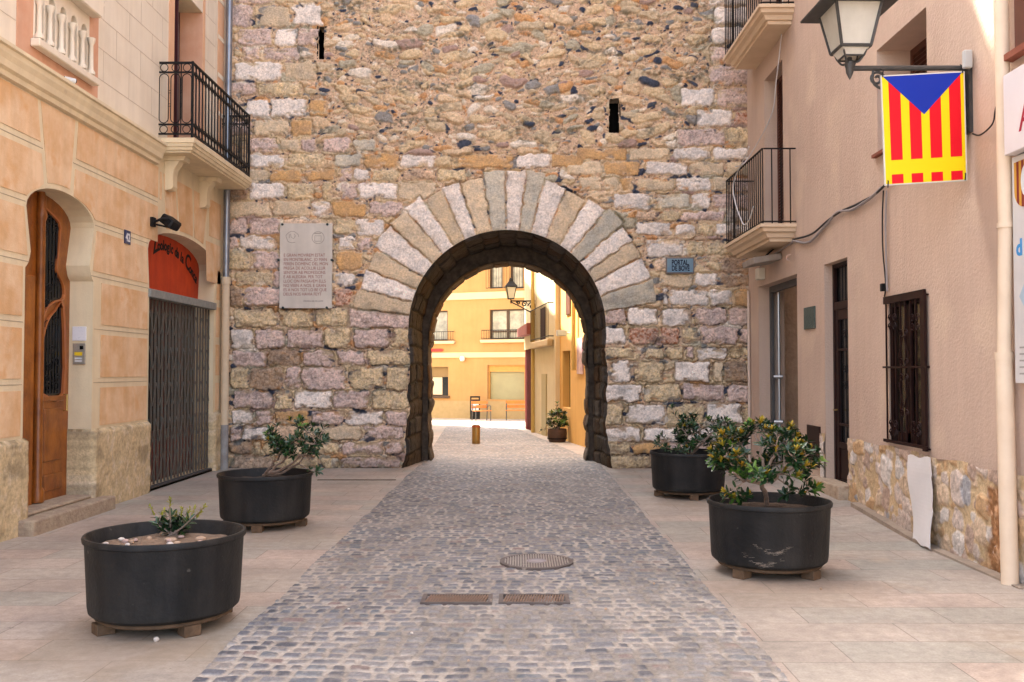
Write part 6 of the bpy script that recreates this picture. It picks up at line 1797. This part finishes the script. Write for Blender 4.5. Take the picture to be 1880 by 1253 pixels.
MB().prism([(s0+.1, z0+.05), (s1-.42, z0+.05), (s1-.42, z1-.5), (s0+.1, z1-.5)], frF, -.199, -.19).build('painted_reflection', mat('pale_reflection', (.60, .47, .32), rough=.3), w_)  # reflection painted as a pale sheet on the dark glass
MB().prism([(s0-.05, z0-.10), (s1+.08, z0-.10), (s1+.08, z0-.003), (s0-.05, z0-.003)], frF, -.19, .08).build('window_sill', M_WFR, fh)
# round wall lamp, red arrow sign
q = FP(849, 659, .1)
tag(MB().lathe([(0, -.13), (.09, -.10), (.13, 0), (.09, .10), (0, .13)], frF(q[0], q[1], .12), 14).build('globe_lamp', mat('opal_glass', (.80, .74, .62), rough=.3), None, smooth=True), 'small round white globe lamp on the yellow house wall', 'lamp')
q0 = FP(785, 643.5, .05); q1 = FP(814, 643.5, .05)
as_ = MB().prism([(q0[0], q0[1]-.07), (q1[0]-.1, q0[1]-.07), (q1[0], q0[1]), (q1[0]-.1, q0[1]+.07), (q0[0], q0[1]+.07)], frF, .02, .05).build('arrow_sign', mat('sign_red', (.65, .02, .015), rough=.4), None)
tag(as_, 'thin red pointed direction sign on the yellow house wall', 'sign')
# far square furniture
def gp(px, py):
    """point of the sloping ground behind the gate seen at a pixel"""
    n = Vector((0, .0228, 1)); return hit(px, py, (0, YT, 0), n)
def bench(px0, px1, py, n_slat, label, rot=0, armL=True):
    a = gp(px0, py); b = gp(px1, py); w = (b-a).length; c = (a+b)/2; zb = gz(c.x, c.y)
    t = thing('bench', (c.x, c.y, zb), label, 'bench')
    u = Vector((math.cos(rot), math.sin(rot), 0)); v = Vector((-u.y, u.x, 0))
    o = Vector((c.x, c.y, zb))
    M_SL = mat('orange_slats', (.62, .20, .035), (.50, .15, .03), nscale=6, rough=.4)
    st = MB()
    for k in range(3): st.obox(o+v*(-.22+.15*k)+Vector((0, 0, .44)), u*w/2, v*.06, (0, 0, .016))
    st.build('seat', M_SL, t)
    bk_ = MB()
    for z in (.60, .78): bk_.obox(o+v*.27+Vector((0, 0, z)), u*w/2, v*.014, (0, 0, .065))
    bk_.build('backrest', M_SL, t)
    for s in (-1, 1):
        l = MB(); p = o+u*s*(w/2-.04)
        l.tube([p-v*.26, p-v*.24+Vector((0, 0, .42)), p-v*.24+Vector((0, 0, .64)), p-v*.05+Vector((0, 0, .66)), p+v*.22+Vector((0, 0, .60))], .022, 6)
        l.tube([p+v*.30, p+v*.22+Vector((0, 0, .42)), p+v*.29+Vector((0, 0, .86))], .022, 6)
        l.tube([p-v*.24+Vector((0, 0, .42)), p+v*.22+Vector((0, 0, .42))], .018, 6)
        l.build('leg', mat('bench_iron', (.07, .065, .055), rough=.5), t)
bench(868, 900, 773, 2, 'short single-seat orange slatted bench left of the other bench in the far square', rot=.35)
bench(928, 985, 772, 3, 'long orange slatted bench beside the red corner in the far square')
# litter bin with poster
_s0 = FP(863, 745, .9)[0]; _s1 = FP(881, 745, .9)[0]
a = Vector(frF(_s0, 0, .9)); b = Vector(frF(_s1, 0, .9)); b.y = a.y; w = b.x-a.x; zb = gz(a.x, a.y)
lbn = thing('notice_stand', ((a.x+b.x)/2, a.y, zb), 'dark framed stand with a white notice behind the short bench', 'notice stand')
k = MB(); y = a.y
for (x0, x1, z0, z1) in ((a.x, a.x+.06, 0, 1.05), (b.x-.06, b.x, 0, 1.05), (a.x+.06, b.x-.06, .98, 1.05), (a.x+.06, b.x-.06, .0, .40), (a.x+.06, b.x-.06, .80, .90)): k.box(x0, x1, y, y+.08, zb+z0, zb+z1)
k.build('frame', M_IRON, lbn)
MB().box(a.x+.061, b.x-.061, y+.01, y+.03, zb+.401, zb+.799).build('notice', mat('notice_white', (.70, .68, .74), (.45, .42, .5), nscale=6), lbn)
# bollard
a = gp(874, 815.5); zb = gz(a.x, a.y)
bo = thing('bollard', (a.x, a.y, zb), 'short bronze coloured cylindrical bollard standing on the cobbles behind the gate', 'bollard')
MB().lathe([(0, 0), (.098, 0), (.098, .43), (.090, .45), (0, .455)], (a.x, a.y, zb), 24).build('post', mat('bronze_steel', (.34, .22, .07), (.26, .17, .06), nscale=4, rough=.35, metal=.6), bo, smooth=True)
MB().lathe([(.0985, .405), (.101, .405), (.101, .43), (.0985, .43)], (a.x, a.y, zb), 24, True).lathe([(0, .456), (.07, .456), (.07, .462), (0, .462)], (a.x, a.y, zb), 20).build('reflector_band', mat('red_reflector', (.45, .05, .03), rough=.4), bo)

# right row behind the gate
WA = gp(1073, 821); WB = gp(975, 789.5)
wu = Vector((WB.x-WA.x, WB.y-WA.y, 0)).normalized(); wn_ = Vector((-wu.y, wu.x, 0))   # faces the street (-x)
if wn_.x > 0: wn_ = -wn_
W0 = Vector((WA.x, WA.y, 0))
def WP(px, py, off=0):
    p = hit(px, py, W0+wn_*off, wn_); return ((p-W0).dot(wu), p.z)
def frW(a, b, n): v = W0+wu*a+wn_*n; return (v.x, v.y, b)
def wquad(x0, x1, yt, yb):
    a = WP(x0, (yt+yb)/2)[0]; b = WP(x1, (yt+yb)/2)[0]
    xm = (x0+x1)/2
    return min(a, b), max(a, b), WP(xm, yb)[1], WP(xm, yt)[1]
s1 = WP(1028, 700)[0]; s2 = WP(989, 700)[0]; s3 = WP(975, 700)[0]
s00 = (17.62-W0.y)/wu.y
h1 = thing('ochre_house', frW(0, -.2, 0), 'sunlit ochre house on the right just behind the gate with a tall shop window', 'house')
M_OCH = mat('ochre_render', (.78, .46, .14), (.72, .41, .12), nscale=1.5, streak=.06, bump=.1, bscale=40)
win = wquad(1028, 1041, 645, 748)
win = (win[0]-.0, win[1], win[2], win[3])
MB().prism([(s00, -1.5), (s1, -1.5), (s1, 7.2), (s00, 7.2)], frW, -.3, 0, [hole((s1-1.65, s1-.45, win[2], win[3]))]).build('wall', M_OCH, h1)
w_ = MB().prism([(s1-1.65, win[2]), (s1-.45, win[2]), (s1-.45, win[3]), (s1-1.65, win[3])], frW, -.22, -.18).build('window', mat('green_glass', (.10, .11, .05), (.06, .065, .035), nscale=2, rough=.25), h1)
MB().prism([(s00, -1.5), (s1, -1.5), (s1, 7.2), (s00, 7.2)], frW, -4, -.6).build('wall_back', M_OCH, h1)
MB().prism([(s00, 7.21), (s1, 7.21), (s1, 7.4), (s00, 7.4)], frW, -4.2, .3).build('roof', MATS['roof_tile'], h1)
q = wquad(1046, 1054, 500, 560)
MB().prism([(1.8, 3.0), (2.4, 3.0), (2.4, 4.6), (1.8, 4.6)], frW, .002, .03).build('window', M_SHUT, h1)
h2 = thing('cream_house', frW((s1+s2)/2, -.3, 0), 'narrow cream house with a dark balcony door behind the gate', 'house')
M_CR2 = mat('cream_render2', (.72, .60, .38), (.66, .54, .33), nscale=2, streak=.08, bump=.1, bscale=40)
MB().prism([(s1+.003, -1.5), (s2, -1.5), (s2, 7.6), (s1+.003, 7.6)], frW, -4, .12).build('wall', M_CR2, h2)
MB().prism([(s1+.003, 7.61), (s2, 7.61), (s2, 7.8), (s1+.003, 7.8)], frW, -4.2, .4).build('roof', MATS['roof_tile'], h2)
d_ = wquad(987, 996, 572, 628)
md = (s1+s2)/2
MB().prism([(md-.3, d_[2]), (md+.75, d_[2]), (md+.75, d_[3]), (md-.3, d_[3])], frW, .122, .14).build('balcony_door', mat('dark_red_door', (.05, .015, .012)), h2)
MB().prism([(s1+.35, d_[2]-.22), (s2-.2, d_[2]-.22), (s2-.1, d_[2]-.02), (s1+.25, d_[2]-.02)], frW, .125, .30).build('balcony_slab', M_YBAND, h2, bevel=.03)
rl2 = MB()
for z in (.05, .95): rl2.tube([frW(s1+.3, d_[2]+z, .27), frW(s2-.15, d_[2]+z, .27)], .015, 5); rl2.tube([frW(s1+.3, d_[2]+z, .27), frW(s1+.3, d_[2]+z, .12)], .015, 5)
for k in range(16): x = s1+.3+(s2-s1-.45)*k/15; rl2.tube([frW(x, d_[2], .27), frW(x, d_[2]+.95, .27)], .008, 4)
rl2.build('balcony_railing', M_IRON, h2)
MB().prism([(md-.5, -1.2), (md+.4, -1.2), (md+.4, 1.5), (md-.5, 1.5)], frW, .122, .15).build('door', mat('olive_door', (.40, .32, .15), rough=.5), h2)
MB().tube([frW(s2-.15, -1, .2), frW(s2-.15, 7.4, .2)], .06, 8).build('rain_pipe', mat('yellow_pipe', (.55, .38, .12)), h2)
MB().tube([frW(.9, 1.6, .09), frW(.9, 7.1, .09)], .05, 8).build('rain_pipe', MATS['yellow_pipe'], h1)
h3 = thing('red_corner_house', frW((s2+s3)/2, -.35, 0), 'corner building with a dark red timber front at the far end of the lane', 'house')
MB().prism([(s2+.003, 2.3), (s3+1.0, 2.3), (s3+1.0, 8.0), (s2+.003, 8.0)], frW, -4, .1).build('wall', M_CR2, h3)
MB().prism([(s2+.003, -1.5), (s3+1.0, -1.5), (s3+1.0, 2.299), (s2+.003, 2.299)], frW, -4, .08).build('shop_front', mat('dark_red_timber', (.09, .008, .006), (.06, .006, .005), nscale=4, rough=.9, spec=.05), h3, bevel=.02)
_zc = WP(984, 606)[1]
MB().prism([(s2+.3, _zc-.15), (s3+1.05, _zc-.15), (s3+1.05, _zc+.12), (s2+.3, _zc+.2)], frW, .101, .34).build('awning', mat('pink_awning', (.32, .10, .08), (.26, .07, .06), nscale=3), h3)
MB().prism([(s2+.003, 8.01), (s3+1.0, 8.01), (s3+1.0, 8.2), (s2+.003, 8.2)], frW, -4.2, .4).build('roof', MATS['roof_tile'], h3)
# wall poster, small floodlight
tag(MB().prism([(.05, WP(1060, 687)[1]), (.75, WP(1060, 687)[1]), (.75, WP(1060, 622)[1]), (.05, WP(1060, 622)[1])], frW, .01, .04).build('wall_poster', mat('poster_print', (.62, .45, .42), (.36, .22, .30), nscale=5, rough=.4), None), 'faded pink poster panel on the ochre house wall', 'poster')
q = WP(1047, 612)
tag(MB().obox(frW(q[0], q[1], .22), tuple(wu*.10), tuple(wn_*.12), (0, 0, .07)).tube([frW(q[0], q[1], .1), frW(q[0], q[1], .0)], .02, 6).build('wall_floodlight', mat('bluegrey_lamp', (.35, .42, .50), rough=.3), None, bevel=.02), 'small blue-grey floodlight on the ochre house wall', 'lamp')
# hanging street lantern on the cream house: scroll bracket towards the street
LY = frW(s2-.1, 0, .12)[1]
a = atY(984, 556, LY); j = atY(938, 553, LY)
hl = thing('hanging_lantern', (a.x, LY, a.z), 'black street lantern on a scrolled bracket seen through the arch', 'street lamp')
k = MB(); k.tube([(a.x+.12, LY, j.z), (j.x, LY, j.z)], .025, 6)
k.build('bracket', M_IRON, hl)
k = MB()
def scl(x, z, r, s=1, turns=1.3, rr=.02): k.tube([(x+s*r*(1-.75*q/20)*math.cos(q/20*turns*6.283), LY, z+r*(1-.75*q/20)*math.sin(q/20*turns*6.283)) for q in range(21)], rr, 5)
wl_ = a.x-j.x
scl(a.x-.12, j.z-.16, .13, -1); scl(a.x-.36, j.z-.10, .09, 1); scl(a.x-.55, j.z-.06, .06, -1)
k.tube(curve_pts([(a.x, LY, j.z-.42), (a.x-.25, LY, j.z-.30), (a.x-.55, LY, j.z-.14), (a.x-.8, LY, j.z-.02)], 5), .02, 5)
k.build('scrollwork', M_IRON, hl)
z0, z1 = atY(938, 549, LY).z, atY(938, 527, LY).z
k = MB(); gq = MB(); rb2, rt2 = .085, .15
def l2(i, r, z): an = math.pi/4+i*math.pi/2+.1; return Vector((j.x+r*1.414*math.cos(an), LY+r*1.414*math.sin(an), z))
for i in range(4):
    k.tube([l2(i, rb2, z0), l2(i, rt2, z1)], .014, 5); k.tube([l2(i, rb2, z0), l2(i+1, rb2, z0)], .014, 5); k.tube([l2(i, rt2, z1), l2(i+1, rt2, z1)], .018, 5)
    gq.add([l2(i, rb2, z0), l2(i+1, rb2, z0), l2(i+1, rt2, z1), l2(i, rt2, z1)], [(0, 1, 2, 3)])
k.tube([(j.x, LY, j.z-.08), (j.x, LY, z0)], .02, 6)
k.build('frame', M_IRON, hl); gq.build('panes', mat('lamp_glass', (.62, .62, .55), rough=.4), hl)
vs_ = []; fs_ = []
rg = [(rt2+.05, z1), (rt2*.8, z1+.10), (rt2*.45, z1+.17), (rt2*.4, z1+.22), (.02, z1+.28)]
for (r, z) in rg: vs_ += [tuple(l2(i, r, z)) for i in range(4)]
for i in range(len(rg)-1):
    for q in range(4): fs_.append((i*4+q, i*4+(q+1) % 4, (i+1)*4+(q+1) % 4, (i+1)*4+q))
fs_ += [(3, 2, 1, 0), tuple(len(vs_)-4+q for q in range(4))]
MB().add(vs_, fs_).build('roof', M_IRON, hl)
# barrel pot with shrub against the right wall
a = gp(1023, 812); zb = gz(a.x, a.y)
bp_ = thing('barrel_pot', (a.x, a.y, zb), 'dark brown barrel pot against the ochre house wall behind the gate', 'plant pot')
MB().lathe([(0, 0), (.20, 0), (.235, .10), (.245, .22), (.23, .33), (.21, .33), (.20, .27), (0, .27)], (a.x, a.y, zb), 24).build('pot', mat('barrel_brown', (.06, .035, .025), (.09, .05, .035), nscale=8, rough=.6), bp_, smooth=True)
MB().lathe([(.238, .08), (.248, .08), (.251, .11), (.243, .11)], (a.x, a.y, zb), 24, True).build('hoop', M_IRON, bp_)
shrub('potted_shrub', (a.x, a.y, zb+.27), [(a.x, a.y, zb+.8), (a.x+.1, a.y, zb+.6), (a.x-.15, a.y, zb+.5)], ((a.x, a.y, zb+.55), (.26, .2, .30)), 55, 'green shrub growing in the barrel pot behind the gate', 61, None, .10, .05, .05, [(a.x-.38, a.y, zb+.30), (a.x, a.y, zb+.98)], r0=.012, per=8, midfrac=.5)
# left row behind the gate: stands outside the view through the arch, shades the lane
lh = thing('unseen_lane_house', (-3.9, 26, -.3), 'unseen tall cream house along the left of the lane behind the gate, shading it', 'house')
MB().box(-12, -3.9, 17.62, 36.4, -1.4, 12.6).build('wall', M_CR2, lh)
MB().box(-12.2, -3.6, 17.62, 36.6, 12.602, 12.8).build('roof', MATS['roof_tile'], lh)
for yy in (19.5, 23, 26.5, 30, 33.5):
    for zz in (.6, 3.9, 7.2):
        w_ = MB().box(-3.93, -3.86, yy-.5, yy+.5, zz, zz+1.6).build('window', M_WFR, lh)
        MB().box(-3.865, -3.855, yy-.42, yy+.42, zz+.08, zz+1.52).build('pane', M_GLASSD, w_)

# slot drain at the foot of the tower, thin pipe in the right corner
a = atZ(583, 881, .006); b = atZ(727, 881, .006)
tag(MB().box(a.x, b.x, a.y-.03, a.y+.03, -.01, .007).build('slot_drain', M_GLASSD, None), 'long dark slot drain in the paving in front of the tower foot', 'drain')
MB().tube([(XR-.03, YT-.12, .1), (XR-.03, YT-.12, 2.9)], .022, 8).build('corner_pipe', mat('pale_pipe', (.66, .52, .42)), rh)
